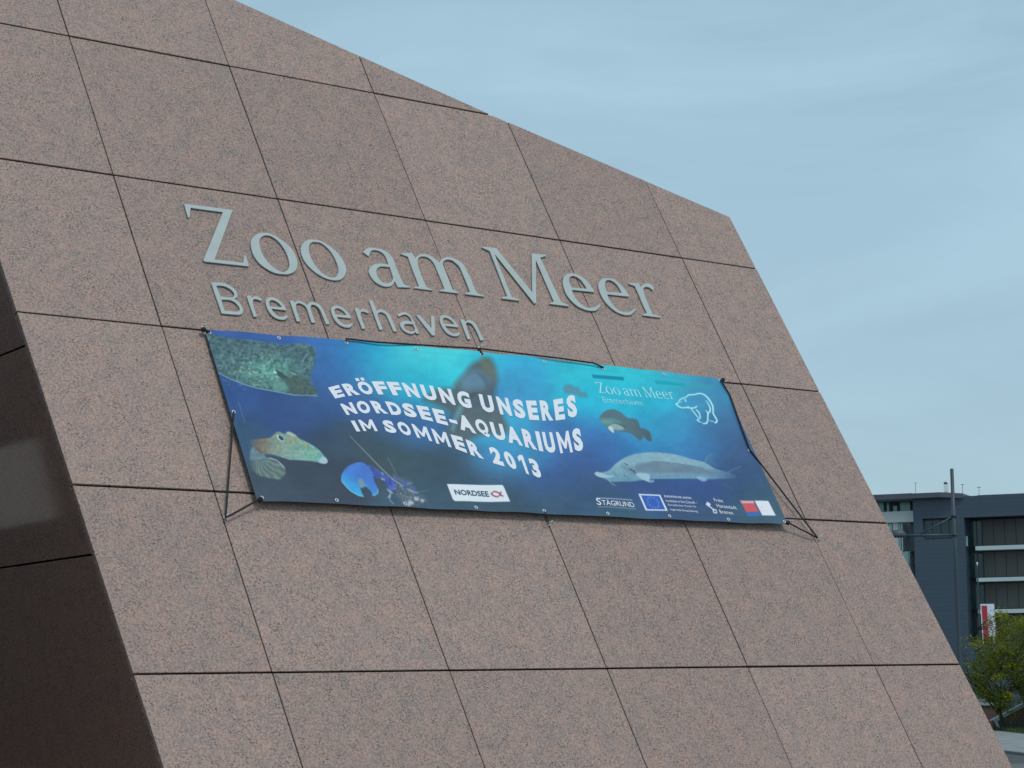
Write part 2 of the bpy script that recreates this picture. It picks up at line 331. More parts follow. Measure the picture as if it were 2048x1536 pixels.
def plate(name, loops_uv, off_front, thick, mat_, parent, bevel=.0015):
    cu = bpy.data.curves.new(name, 'CURVE'); cu.dimensions = '2D'; cu.fill_mode = 'BOTH'
    cu.extrude = thick/2-bevel; cu.bevel_depth = bevel; cu.bevel_resolution = 0; cu.offset = -bevel*.6
    for lp in loops_uv:
        sp = cu.splines.new('POLY'); sp.points.add(len(lp)-1); sp.use_cyclic_u = True
        for p, (u, v) in zip(sp.points, lp): p.co = (*uv_xy(u, v), 0, 1)
    tmp = bpy.data.objects.new(name, cu); COL.objects.link(tmp)
    dg = bpy.context.evaluated_depsgraph_get(); dg.update()
    me = bpy.data.meshes.new_from_object(tmp.evaluated_get(dg)); bpy.data.objects.remove(tmp)
    me.transform(Matrix.Translation(Vector(E0+NW*(off_front-thick/2)))@WB)
    me.materials.clear(); me.materials.append(mat_); me.name = name
    return link(bpy.data.objects.new(name, me), parent)
big_uv = [glyph_uv(k, l) for k, l in BIG]; small_uv = [glyph_uv(*t) for t in SMALL]
for nm, glyphs, lab in (('wall_lettering', big_uv, 'large pale grey serif metal letters in the upper line on the granite'),
                        ('wall_lettering', small_uv, 'small pale grey thin sans serif metal letters directly above the banner')):
    root = empty(nm)
    for g in glyphs:
        plate('letter', g, LOFF, .010, M['alu'], root)
    rebase(root, wall(*g[0][0], 0)); tag(root, lab, 'lettering', 'metal letters on the granite wall')

# ------------------------------------------------------------------ the banner
POFF = .045                                                # mean distance of the cloth from the stone
ILL = np.array([.72, .86, .92])                          # daylight on the wall, used to turn seen print colours into ink colours
def ink(r, g=None, b=None): return np.clip(lin(r, g, b)/ILL, .004, .90)
top_px = [(412,656),(560,667.5),(694,678.5),(833,690),(965,701.5),(1090,714.5),(1208,728),(1329,741),(1447,757)]
bot_px = [(514,1003),(672,1008.5),(808,1016),(951,1022),(1090,1028),(1214,1034),(1337,1040),(1455,1045.5),(1575,1050)]
tu, bu = np.array([px_wall(*p, POFF) for p in top_px]), np.array([px_wall(*p, POFF) for p in bot_px])
GX, GY = 1000, 290
ss, tt = np.linspace(0, 1, GX), np.linspace(0, 1, GY)
def along(pts, s):
    k = np.linspace(0, 1, len(pts)); return np.stack([np.interp(s, k, pts[:, 0]), np.interp(s, k, pts[:, 1])], -1)
T_, B_ = along(tu, ss), along(bu, ss)
GU = T_[None, :, 0]+(B_[None, :, 0]-T_[None, :, 0])*tt[:, None]; GV = T_[None, :, 1]+(B_[None, :, 1]-T_[None, :, 1])*tt[:, None]
def boff(u, v):
    """distance of the cloth from the stone: slack towards the lower edge, shallow waves between the eyelets"""
    u, v = np.asarray(u, float), np.asarray(v, float); k = np.clip((v-1.95)/1.1, -.2, 1.2)
    return POFF - .012 + .018*k + .006*np.sin(u*5.1+v*1.7)*np.sin(k*3.1)+.0028*np.sin(u*17.3+k*2)*(np.exp(-((k-.02)/.16)**2)+np.exp(-((k-.98)/.14)**2))+.0022*np.sin((u+.55*v)*9.7) + .0022*np.sin(u*13.6+1.1)*(1-np.sin(np.clip(k, 0, 1)*3.14))+.002*np.sin(u*2.3-v*4.1)
# place in the photograph of each cloth vertex (print layout is measured there)
W3 = E0[:, None, None]+EU[:, None, None]*GU+EV[:, None, None]*GV+NW[:, None, None]*POFF
cc3 = np.einsum('ij,jab->iab', RW.T, W3-CAM[:, None, None]); PXs = cc3[0]/cc3[2]*F+1024; PYs = cc3[1]/cc3[2]*F+768
bgpts = np.array([(430,665,55,95,160),(560,672,55,98,165),(660,690,58,108,175),(690,700,50,130,190),(740,700,40,168,205),(830,705,70,200,215),(900,708,70,205,215),(960,715,50,190,215),(1050,728,45,172,210),(1150,738,50,188,210),(1250,748,50,190,205),(1350,758,55,175,200),(1430,768,65,140,180),
 (650,725,60,105,165),(700,745,55,120,180),(750,745,55,168,205),(800,755,40,190,215),(880,750,50,195,215),(640,800,55,90,140),(480,800,50,85,140),(560,830,50,80,132),(620,850,50,82,128),(490,870,56,88,118),(700,785,60,105,165),(740,810,62,98,150),(820,790,48,155,198),(850,770,45,180,210),(800,840,60,98,150),(840,860,60,110,160),
 (600,955,60,76,92),(560,990,60,80,96),(700,880,60,85,102),(640,890,58,78,98),(760,900,62,86,98),(680,945,60,76,93),(870,935,60,86,105),(860,965,60,88,105),(1000,975,60,90,118),(930,955,60,88,108),(820,930,62,88,98),
 (1040,755,65,150,200),(1080,770,60,150,200),(1130,762,45,188,210),(1180,790,40,185,215),(1200,815,40,185,215),(1300,800,40,180,210),(1300,850,50,160,200),(1350,850,60,150,195),(1420,800,65,145,190),(1450,850,65,110,155),(1490,905,60,90,130),(1250,780,38,188,215),
 (1020,860,60,160,200),(1060,900,60,150,195),(1110,880,65,115,175),(1180,850,60,122,182),(1200,890,60,105,165),(1290,890,55,130,185),(1400,890,60,125,180),(1000,925,65,140,190),(1090,955,60,98,150),(1140,930,60,92,145),(1180,985,58,90,125),(1100,1005,60,90,115),(1000,1012,60,86,102),(850,1005,60,90,110),(520,985,62,82,98),(1300,985,58,88,140),(1400,985,55,85,140),(1490,965,55,86,125),(1530,995,60,95,115),(1560,1042,65,95,115),(1250,1035,60,95,115),(1400,1038,62,90,120)], float)
num = np.zeros((GY, GX, 3)); den = np.zeros((GY, GX, 1))
for px, py, r, g, b in bgpts:
    w = np.exp(-(((PXs-px)/34)**2+((PYs-py)/24)**2)/2)[..., None]+1e-6/(1+((PXs-px)/60)**2+((PYs-py)/40)**2)[..., None]
    num += w*np.array([r, g, b]); den += w
IMG = num/den
def vnoise(sx, sy, seed):
    """smooth value noise over the cloth, wavelengths given in photograph pixels"""
    g = np.random.default_rng(seed).random((64, 64)); x, y = PXs/sx, PYs/sy; xi, yi = np.floor(x).astype(int), np.floor(y).astype(int)
    fx, fy = x-xi, y-yi; fx, fy = fx*fx*(3-2*fx), fy*fy*(3-2*fy); q = lambda a, b: g[b % 64, a % 64]
    return (q(xi, yi)*(1-fx)+q(xi+1, yi)*fx)*(1-fy)+(q(xi, yi+1)*(1-fx)+q(xi+1, yi+1)*fx)*fy
n40, n12, n5, n3 = vnoise(38, 30, 1), vnoise(13, 10, 2), vnoise(5, 4, 3), vnoise(2.6, 2.6, 4)
IMG *= (1+.08*(n40-.5)+.05*(n12-.5)+.03*(n3-.5))[..., None]
def sdist(poly):
    """signed distance (negative inside) of the cloth vertices to a polygon, near its box only"""
    P_ = np.array(poly, float); x0, y0 = P_.min(0)-14; x1, y1 = P_.max(0)+14
    msk = (PXs > x0) & (PXs < x1) & (PYs > y0) & (PYs < y1); x, y = PXs[msk], PYs[msk]
    d = np.full(x.shape, 1e9); ins = np.zeros(x.shape, bool)
    for a, b in zip(P_, np.roll(P_, -1, 0)):
        e = b-a; t = np.clip(((x-a[0])*e[0]+(y-a[1])*e[1])/(e@e+1e-9), 0, 1)
        d = np.minimum(d, np.hypot(x-a[0]-t*e[0], y-a[1]-t*e[1]))
        ins ^= ((a[1] > y) != (b[1] > y)) & (x < (b[0]-a[0])*(y-a[1])/(b[1]-a[1]+1e-12)+a[0])
    return msk, np.where(ins, -d, d)
def paint(poly, col, alpha=1.0, soft=1.2, org=(0, 0), sc=1.0, smooth=True):
    P_ = [(org[0]+p[0]/sc, org[1]+p[1]/sc, *p[2:]) for p in poly]
    if smooth: P_ = [tuple(q) for q in smooth_path(P_, 4)]
    msk, d = sdist([p[:2] for p in P_]); a = np.clip(.5-d/(2*soft), 0, 1)
    c = col[msk] if isinstance(col, np.ndarray) and col.ndim == 3 else np.array(col, float)
    al = alpha[msk] if isinstance(alpha, np.ndarray) else alpha
    a = (a*al)[:, None]; IMG[msk] = IMG[msk]*(1-a)+c*a
def stroke(pts, col, width, alpha=1.0, soft=.8, org=(0, 0), sc=1.0):
    P_ = np.array([(org[0]+p[0]/sc, org[1]+p[1]/sc) for p in pts]); ws = width if hasattr(width, '__len__') else [width]*len(P_)
    x0, y0 = P_.min(0)-12; x1, y1 = P_.max(0)+12; msk = (PXs > x0) & (PXs < x1) & (PYs > y0) & (PYs < y1); x, y = PXs[msk], PYs[msk]
    d = np.full(x.shape, 1e9)
    for a, b, wa, wb in zip(P_[:-1], P_[1:], ws[:-1], ws[1:]):
        e = b-a; t = np.clip(((x-a[0])*e[0]+(y-a[1])*e[1])/(e@e+1e-9), 0, 1)
        d = np.minimum(d, np.hypot(x-a[0]-t*e[0], y-a[1]-t*e[1])-(wa+(wb-wa)*t)/2)
    a = (np.clip(.5-d/(2*soft), 0, 1)*alpha)[:, None]; IMG[msk] = IMG[msk]*(1-a)+np.array(col, float)*a
def lerp(c0, c1, t): t = np.clip(t, 0, 1)[..., None]; return np.array(c0, float)*(1-t)+np.array(c1, float)*t
# skate
o_, s_ = (400, 650), 7.877
dist = np.hypot((PXs-540)/75, (PYs-742)/42)
ray_c = lerp((96, 160, 145), (74, 108, 112), dist+.5*(n12-.5))*(1+.34*(n5-.5)+.30*(n3-.5)+.2*(n12-.5))[..., None]
ray_out = [(95,85,1),(250,130),(500,190),(800,220),(1100,250),(1350,290),(1600,270),(1760,320),(1830,400),(1820,560),(1770,700),(1740,850),(1850,1080,1),(1840,1122,1),(1500,1105),(1200,1040),(900,980),(700,920),(480,830),(305,738,1)]
paint(ray_out, ray_c, .93, 2.2, o_, s_)
spots = np.clip((vnoise(3.4, 3.0, 9)-.70)*6, 0, 1)*np.clip(1.6-np.hypot((PXs-505)/55, (PYs-735)/34), 0, 1)
IMG[:] = IMG*(1-spots[..., None]*.55)+np.array([165, 200, 180])*spots[..., None]*.55
paint([(1330,840),(1480,795),(1620,830),(1780,960),(1840,1095),(1500,1090),(1380,1000)], lerp((62,82,86),(80,110,104), n5), .9, 1.6, o_, s_)
paint([(1180,900),(1320,880),(1400,980),(1320,1040),(1180,1020)], (105,165,152), .6, 3, o_, s_)
paint([(1210,690),(1300,740),(1370,800),(1330,840),(1230,780)], (52,72,78), .8, 1.4, o_, s_); paint([(1170,700),(1210,720),(1220,750),(1180,745)], (170,215,215), .9, .8, o_, s_)
stroke([(1400,690),(1460,710),(1530,750)], (60,80,84), 1.6, .8, 1, o_, s_); stroke([(1440,730),(1510,770)], (150,190,180), 1.6, .8, .8, o_, s_)
stroke([(1620,580),(1660,500),(1710,430)], (125,180,200), 1.6, .7, 1.2, o_, s_); stroke([(1640,720),(1720,620),(1770,480)], (115,170,175), 1.2, .6, 1.2, o_, s_)
stroke([(305,738),(480,830),(700,920),(900,980),(1200,1040),(1500,1105)], (118,185,205), 1.5, .85, .8, o_, s_); stroke([(1500,1105),(1700,1105),(1850,1118)], (150,190,205), 1.2, .7, .8, o_, s_)
stroke([(740,225),(1000,250),(1200,320)], (110,160,170), 1.5, .5, 1.5, o_, s_)
# flat fish head with fan fin
o_, s_ = (480, 840), 10.24
X, Y = (PXs-480)*10.24, (PYs-840)*10.24
fin = lerp((112,140,132), (84,112,118), .5+.5*np.sin(np.arctan2(Y-760, X-330)*26+3*n12))*(.93+.14*n5)[..., None]
paint([(210,760),(420,770),(600,782),(750,840),(870,950),(920,1080),(880,1160),(820,1220),(760,1232),(560,1190),(380,1130),(250,1000)], fin, np.clip((X-120)/260, .15, .92), 1.8, o_, s_)
stroke([(600,785),(750,840),(860,950),(900,1000)], (175,205,215), 1.4, .8, .8, o_, s_)
paint([(250,560),(420,560),(480,680),(520,780),(330,800),(200,800)], lerp((120,165,185),(95,120,125), n12), .8, 2.5, o_, s_)
hd = lerp((112,112,102), (124,158,148), (X-420)/420)*(1-np.clip((X-900)/800, 0, 1)[..., None])+np.array([112,176,165])*np.clip((X-900)/800, 0, 1)[..., None]
hd = hd+(np.array([140,165,195])-hd)*np.clip((Y-540-.22*X)/130, 0, 1)[..., None]*.75
hd = hd+(np.array([150,138,105])-hd)*np.clip(.9-np.hypot((X-1060)/200, (Y-400)/110), 0, 1)[..., None]*.8
hd = hd+(np.array([142,135,108])-hd)*np.clip(.9-np.hypot((X-1330)/90, (Y-540)/90), 0, 1)[..., None]*.7
hd = hd*(.91+.18*n5)[..., None]+(n12-.5)[..., None]*np.array([14, 2, -12])
paint([(180,430),(400,385),(620,362),(730,262),(800,245),(900,290),(990,250),(1100,300),(1200,390),(1400,490),(1600,620),(1700,740),(1775,830),(1770,890),(1700,910),(1500,868),(1200,842),(1000,830),(850,780),(700,730),(560,700),(440,685),(290,650),(260,560)], hd, np.clip((X-150)/260, .1, 1), 1.3, o_, s_)
paint([(950,255),(1010,250),(1100,300),(1150,350),(1060,345),(970,300)], (165,185,175), .8, 1, o_, s_)
paint([(1640,800),(1720,775),(1775,830),(1770,890),(1700,908),(1600,880)], (165,190,210), .9, 1, o_, s_)
paint([(745,310),(830,320),(900,400),(860,445),(770,390)], (180,205,215), .9, .8, o_, s_); paint([(790,320),(850,345),(890,405),(850,430),(790,370)], (42,66,100), 1, .7, o_, s_)
stroke([(340,570),(390,640),(440,680)], (60,80,95), 2.2, .8, 1, o_, s_); stroke([(560,735),(720,765),(900,815)], (62,82,92), 2.2, .6, 1.6, o_, s_); stroke([(1010,440),(1060,540),(1180,640)], (110,120,110), 2, .5, 1.6, o_, s_)
# lobster
o_, s_ = (670, 860), 9.037
X, Y = (PXs-670)*9.037, (PYs-860)*9.037
stroke([(270,105),(560,400),(860,720),(1030,890)], (132,143,138), [1.2, 1.6, 2.2, 2.4], .95, .7, o_, s_); stroke([(955,490),(1030,640),(1105,800)], (104,122,126), 1.6, .8, .8, o_, s_)
paint([(600,640),(740,700),(880,790),(1000,880),(1110,1000),(1090,1105),(960,1085),(930,990),(820,870),(690,865)], lerp((58,84,168),(84,104,176), n12)*(.88+.24*n5)[..., None], .96, 1.4, o_, s_)
for p in ([(830,870),(900,900),(880,920),(820,890)], [(840,760),(880,800),(850,800)], [(930,1070),(1000,1110),(1040,1160),(980,1150),(940,1100)], [(960,1190),(1000,1150),(990,1230),(940,1240)]):
    paint(p, (150,175,195), .8, 1, o_, s_)
body = lerp((70,92,112), (112,122,126), n5+.3*(n12-.5))
paint([(1030,830),(1150,850),(1340,900),(1420,1010),(1500,1130),(1640,1230),(1650,1330),(1400,1395),(1250,1360),(1080,1200),(1110,1010)], body, .62, 5, o_, s_)
blu = np.clip((vnoise(6, 4.5, 21)-.52)*5, 0, 1)
paint([(1040,820),(1200,860),(1360,930),(1480,1120),(1300,1050),(1130,960)], (74,100,182), blu*.9, 3, o_, s_)
wht = np.clip((vnoise(3.0, 2.6, 23)-.66)*5, 0, 1)
paint([(1030,880),(1250,950),(1480,1120),(1640,1260),(1420,1380),(1250,1370),(1080,1180)], (140,168,188), wht*.65, 3, o_, s_)
for p in ([(1430,1210),(1500,1250),(1480,1290),(1420,1270)], [(1550,1250),(1610,1270),(1590,1310),(1545,1300)], [(1310,1300),(1400,1310),(1370,1370),(1300,1390)]):
    paint(p, (170,195,205), .8, 1.2, o_, s_)
stroke([(965,1220),(980,1290),(1040,1350)], (135,165,185), 1.6, .8, .8, o_, s_); stroke([(1320,1080),(1420,1130),(1480,1140)], (120,165,205), 3, .85, 1, o_, s_); stroke([(1480,1125),(1580,1105),(1680,1095)], (112,130,132), 1.4, .7, .9, o_, s_); stroke([(1020,890),(1130,960),(1210,1020)], (140,170,195), 2.2, .8, .9, o_, s_); stroke([(1300,990),(1390,955)], (150,165,165), 1.5, .8, .8, o_, s_)
claw = lerp((58,168,218), (72,122,204), ((X-240)*.5-(Y-900)*.9)/330+.5)*(.95+.10*n12)[..., None]
paint([(100,880),(130,780),(220,670),(330,610),(460,580),(560,620),(650,720),(690,870),(720,960),(770,1070),(770,1150),(700,1202,1),(665,1190,1),(660,1130),(600,1070),(550,1030),(448,1052,1),(480,1130),(517,1208,1),(430,1200),(280,1120),(170,1010),(115,940)], claw, 1, .9, o_, s_)
paint([(420,900),(480,885),(530,1010),(460,1050)], (128,150,150), .8, 1.6, o_, s_)
stroke([(110,930),(170,1010),(280,1115),(430,1190),(510,1205)], (140,190,220), 1.8, .7, .9, o_, s_); stroke([(770,1080),(765,1150),(700,1195)], (150,190,220), 1.6, .7, .8, o_, s_)
for k in range(9):
    a = 2*math.pi*(.62+.045*k); paint([(575+12*(k % 2)+k*14-6, 650+k*24-8),(575+k*14+14, 650+k*24),(575+k*14, 650+k*24+14)], (150,185,225) if k % 2 else (40,60,130), .7, .7, o_, s_, False)
# large fish seen from below
o_, s_ = (840, 690), 6.4
X, Y = (PXs-840)*6.4, (PYs-690)*6.4
big = lerp((72,88,104), (92,108,108), n40*.6+n12*.5)
paint([(460,470),(560,370),(650,250),(770,180),(850,145),(930,165),(985,290),(1005,420),(975,560),(965,650),(1000,760),(1080,950),(1120,1090),(1050,1160),(850,1150),(700,1190),(560,1260),(330,1120),(420,900),(200,760),(50,700),(70,660),(240,560),(420,540)], big, np.clip(1.35-(Y-800)/700, .35, .92), 7, o_, s_)
paint([(520,440),(640,340),(760,330),(860,400),(880,520),(700,560),(560,560)], (100,150,182), .62, 9, o_, s_)
paint([(780,200),(860,170),(930,240),(950,380),(880,370),(800,300)], (100,116,98), .75, 5, o_, s_); paint([(730,350),(800,370),(870,440),(930,600),(860,560),(800,430)], (80,98,118), .7, 4, o_, s_)
paint([(400,1060),(460,850),(530,760),(560,800),(500,950),(440,1100)], (100,160,175), .65, 4, o_, s_); paint([(640,620),(760,600),(720,640),(660,680)], (66,84,96), .7, 3, o_, s_)
# two wrasse
o_, s_ = (1100, 750), 9.309
X, Y = (PXs-1100)*9.309, (PYs-750)*9.309
fs = lerp((100,158,158), (84,112,124), np.hypot((X-1080)/300, (Y-860)/110)+.3*(n5-.5))*(1-.14*np.clip((X-1450)/400, 0, 1))[..., None]
paint([(930,780),(1000,690),(1080,640),(1200,630),(1330,690),(1450,790),(1560,800),(1640,840),(1690,980,1),(1800,1010),(1870,1080),(1895,1210),(1860,1240),(1780,1180),(1735,1120,1),(1720,1190),(1670,1210),(1600,1150),(1540,1100),(1440,1070),(1270,1030),(1200,1020),(1090,970),(1000,920),(950,860)], fs, .96, 1.3, o_, s_)
paint([(1085,970),(1150,920),(1240,900),(1350,950),(1380,1010),(1270,1020),(1200,1010),(1185,1075)], (140,178,176), .85, 1.4, o_, s_); paint([(1090,975),(1160,950),(1190,1070)], (190,208,208), .9, .9, o_, s_)
stroke([(1200,880),(1300,915),(1400,960)], (60,84,92), 1.6, .7, 1, o_, s_); stroke([(990,760),(1200,770),(1400,850)], (72,98,110), 1.4, .4, 2, o_, s_)
paint([(260,230),(310,160),(400,150),(480,200),(550,205),(600,290),(680,310),(715,370),(700,405),(640,380),(610,400),(500,350),(390,330),(300,310)], (84,140,162), .88, 2.2, o_, s_)
# sturgeon
o_, s_ = (1180, 890), 6.4
X, Y = (PXs-1180)*6.4, (PYs-890)*6.4
fade = np.clip(1.0-(X-1480)/470, .06, 1)
st = lerp((128,172,188), (100,152,176), (Y-250)/220)*(.96+.08*n5)[..., None]
paint([(60,370),(80,345),(120,352),(230,330),(330,240),(430,170),(560,120),(700,97),(800,93),(900,100),(1100,130),(1300,190),(1460,225),(1600,300),(1800,350),(1880,390),(1850,420),(1700,430),(1490,447),(1300,440),(1100,440),(900,440),(760,440),(560,465),(400,470),(260,475),(200,440),(110,405)], st, fade*.96, 1.2, o_, s_)
paint([(590,250),(850,215),(1100,245),(1300,280),(1500,320),(1720,370),(1500,392),(1350,382),(1100,372),(800,362),(600,340)], lerp((92,118,142),(104,132,152), n12), fade*.8, 3.0, o_, s_)
paint([(400,260),(520,280),(600,330),(560,380),(450,330)], (92,120,142), .5, 4, o_, s_)
stroke([(780,218),(1000,230),(1200,262),(1450,305)], (70,92,116), 1.1, .7, .9, o_, s_); stroke([(880,110),(950,170),(1040,235)], (165,205,215), 1.2, .6, 1, o_, s_); stroke([(1080,140),(1120,200),(1180,250)], (155,195,210), 1.0, .5, 1, o_, s_)
for k in range(12): paint([(770+k*50,390),(795+k*50,392),(800+k*50,420),(780+k*50,415)], (84,124,150), .35, 1.4, o_, s_)
stroke([(510,310),(560,335),(578,370)], (40,62,84), 2, .9, .8, o_, s_); stroke([(440,235),(485,258)], (50,72,96), 1.4, .9, .7, o_, s_); stroke([(430,360),(445,400)], (60,84,108), 1.4, .7, .8, o_, s_); stroke([(300,350),(335,395)], (70,92,116), 1.2, .6, .8, o_, s_); stroke([(470,400),(505,445)], (60,90,112), 1.2, .6, .8, o_, s_)
paint([(60,368),(85,345),(125,352),(240,392),(310,400),(200,420),(100,404)], (170,200,218), .75, 1.4, o_, s_)
paint([(580,370,1),(660,358),(760,380,1),(762,485,1),(640,430)], (150,190,210), .95, 1, o_, s_); paint([(770,450),(815,455),(810,482),(765,485)], (120,165,190), .8, 1, o_, s_); paint([(1350,420),(1440,420),(1492,455),(1430,475)], (140,180,205), .8, 1.2, o_, s_)
stroke([(245,460),(270,495),(318,520)], (130,165,190), 1.5, .8, .8, o_, s_); stroke([(1470,225),(1500,150),(1550,117)], (110,155,185), 2.0, .7, 1.2, o_, s_); paint([(1475,220),(1505,150),(1550,120),(1580,200),(1640,280)], (82,118,156), .5, 3, o_, s_)
stroke([(1780,340),(1850,300),(1930,268)], (92,130,165), 2.2, .6, 1.4, o_, s_); stroke([(1700,500),(1820,555)], (80,112,150), 2.2, .5, 1.6, o_, s_)
# bars, badges and small marks
o_, s_ = (1180, 740), 7.585
paint([(45,50,1),(520,95,1),(530,150,1),(60,105,1)], (18,130,158), .9, .8, o_, s_, False); paint([(990,142,1),(1440,195,1),(1450,240,1),(1010,198,1)], (18,160,180), .85, .8, o_, s_, False); paint([(1440,195),(1860,225),(1880,275),(1450,240)], (48,165,172), .6, 2.5, o_, s_, False)
o_, s_ = (1340, 770), 17.07; wc = (168, 236, 250)
for pts, w in (([(215,640),(290,600),(340,500),(430,440),(560,400),(650,315),(740,308),(850,305),(960,268),(1080,265),(1200,310),(1320,420),(1420,560),(1490,700),(1500,850),(1500,950),(1580,1080),(1635,1180),(1615,1240),(1560,1262)], [2.2]*5+[2.6]*6+[3.2]*6+[3.2, 3.6, 3.0]),
               ([(215,640),(330,740),(430,770),(560,760),(640,735)], 2.4), ([(600,755),(740,778),(850,765),(930,715)], 2.6), ([(500,490),(545,488),(562,560)], 2), ([(375,560),(392,566)], 1.6),
               ([(750,820),(840,940),(965,1095)], 2.2), ([(915,835),(1000,915),(1050,1060),(1030,1130),(940,1185),(985,1232)], 2.6), ([(1255,510),(1350,650),(1400,780),(1390,880),(1320,940),(1310,1080),(1312,1200),(1260,1290),(1140,1306)], [1.4,2.2,3.0,3.4,3.6,3.0,3.0,3.4,2.0]), ([(1255,850),(1305,930)], 2), ([(1000,1240),(1100,1270)], 1.4), ([(1390,1195),(1510,1220)], 1.6)):
    stroke(pts, wc, w, .95, .8, o_, s_)
o_, s_ = (1170, 980), 7.877; wh = (205, 222, 240)
paint([(840,62,1),(1175,85,1),(1290,342,1),(955,322,1)], wh, 1, .6, o_, s_, False); paint([(878,84,1),(1160,103,1),(1254,322,1),(974,304,1)], (52,98,182), 1, .6, o_, s_, False)
for k in range(12):
    a = k*math.pi/6; cx, cy = 1067+78*math.cos(a)+34*math.sin(a), 203+84*math.sin(a)+5*math.cos(a)
    pts = []
    for j in range(10):
        rr = (15 if j % 2 == 0 else 6.5); b_ = -math.pi/2+j*math.pi/5; pts.append((cx+rr*math.cos(b_)+.35*rr*math.sin(b_), cy+rr*math.sin(b_)))
    paint(pts, (128,158,205), .85, .6, o_, s_, False)
stroke([(175,128),(740,160)], wh, 1.1, .9, .6, o_, s_); stroke([(205,268),(500,283),(800,300)], (150,172,192), 1.3, .7, .9, o_, s_)
o_, s_ = (1390, 980), 10.24
paint([(235,255,1),(305,305,1),(270,365,1),(200,312,1)], wh, .95, .7, o_, s_, False); stroke([(270,345),(372,430)], wh, 2.2, .95, .7, o_, s_); stroke([(365,415),(410,425),(425,490),(365,480),(352,435),(365,415)], wh, 2.0, .95, .7, o_, s_)
paint([(925,215,1),(1190,225,1),(1212,283,1),(960,276,1)], (215,165,178), .95, .8, o_, s_, False); paint([(962,278,1),(1212,285,1),(1292,456,1),(1042,452,1)], (196,90,98), .97, .9, o_, s_, False); paint([(1042,452,1),(1292,456,1),(1342,540,1),(1072,540,1)], (60,110,180), .95, 1.0, o_, s_, False)
paint([(1213,225,1),(1490,231,1),(1637,540,1),(1362,536,1)], (205,222,236), 1, .7, o_, s_, False); stroke([(1305,360),(1385,370)], (215,160,170), .9, .6, .6, o_, s_); stroke([(1335,432),(1465,440)], (215,165,175), .9, .6, .6, o_, s_)
for k in range(14): stroke([(478+k*.93, 803+k*3.07), (478.5+k*.93, 804.8+k*3.07)], (150,170,195), .8, .7, .5)
o_, s_ = (880, 960), 13.65
paint([(185,115,1),(1680,150),(1722,192),(1895,605,1),(395,590),(340,545)], (203,225,240), 1, .6, o_, s_, False)
for pts in ([(1470,320),(1395,375),(1440,425),(1525,462)], [(1500,320),(1600,365),(1650,420),(1700,455)], [(1560,465),(1630,425),(1650,345)]):
    stroke(pts, (150,75,98), 3.0, .9, .8, o_, s_)
# hem: welded seam along the border
hem = np.zeros((GY, GX)); hem[:, 9:11] = .5; hem[:, GX-11:GX-9] = .5; hem[10:12, :] = .35; hem[GY-12:GY-10, :] = .35
IMG *= (1-.10*hem)[..., None]
# build the cloth
banner = empty('advertising_banner')
OFF = boff(GU, GV)
VV = E0+GU[..., None]*EU+GV[..., None]*EV+OFF[..., None]*NW
me = bpy.data.meshes.new('printed_sheet'); nv = GX*GY
me.vertices.add(nv); me.vertices.foreach_set('co', VV.reshape(-1))
ii = np.arange(nv).reshape(GY, GX); q = np.stack([ii[:-1, :-1], ii[1:, :-1], ii[1:, 1:], ii[:-1, 1:]], -1).reshape(-1, 4)
me.loops.add(q.size); me.polygons.add(len(q)); me.loops.foreach_set('vertex_index', q.reshape(-1)); me.polygons.foreach_set('loop_start', np.arange(0, q.size, 4)); me.polygons.foreach_set('use_smooth', np.ones(len(q), bool))
me.update(calc_edges=True)
ca = me.color_attributes.new('ink', 'FLOAT_COLOR', 'POINT'); col4 = np.ones((nv, 4)); col4[:, :3] = ink(np.clip(IMG, 2, 250).reshape(-1, 3)); ca.data.foreach_set('color', col4.reshape(-1))
M['print'] = mat('printed_pvc', (.1, .3, .5), .55, 0, .14)
at = nd(M['print'], 'ShaderNodeAttribute'); at.attribute_name = 'ink'; M['print'].node_tree.links.new(at.outputs['Color'], M['print'].node_tree.nodes['Principled BSDF'].inputs['Base Color'])
tcn, nzn, bpn = nd(M['print'], 'ShaderNodeTexCoord'), nd(M['print'], 'ShaderNodeTexNoise'), nd(M['print'], 'ShaderNodeBump'); nzn.inputs['Scale'].default_value = 3.0; bpn.inputs['Strength'].default_value = .12; bpn.inputs['Distance'].default_value = .03
for a, b in ((tcn.outputs['Object'], nzn.inputs['Vector']), (nzn.outputs[0], bpn.inputs['Height']), (bpn.outputs[0], M['print'].node_tree.nodes['Principled BSDF'].inputs['Normal'])): M['print'].node_tree.links.new(a, b)
me.materials.append(M['print']); sheet = link(bpy.data.objects.new('printed_sheet', me), banner)
# lettering on the cloth
M['white_ink'] = mat('white_ink', ink(204, 222, 240), .5, 0, .25); M['blue_ink'] = mat('blue_ink', ink(48, 84, 112), .5, 0, .25); M['pale_ink'] = mat('pale_ink', ink(150, 222, 238), .5, 0, .25)
_gc = {}
def glyph(ch, bold):
    k = (ch, bold)
    if k in _gc: return _gc[k]
    cu = bpy.data.curves.new('glyph', 'FONT'); cu.body = ch; cu.size = 1; cu.offset = bold; cu.fill_mode = 'FRONT'; cu.resolution_u = 3
    ob = bpy.data.objects.new('glyph', cu); COL.objects.link(ob); dg = bpy.context.evaluated_depsgraph_get(); dg.update()
    me_ = bpy.data.meshes.new_from_object(ob.evaluated_get(dg)); bpy.data.objects.remove(ob)
    v = np.array([x.co[:2] for x in me_.vertices]).reshape(-1, 2); f = [tuple(p.vertices) for p in me_.polygons]; bpy.data.meshes.remove(me_); _gc[k] = (v, f); return v, f
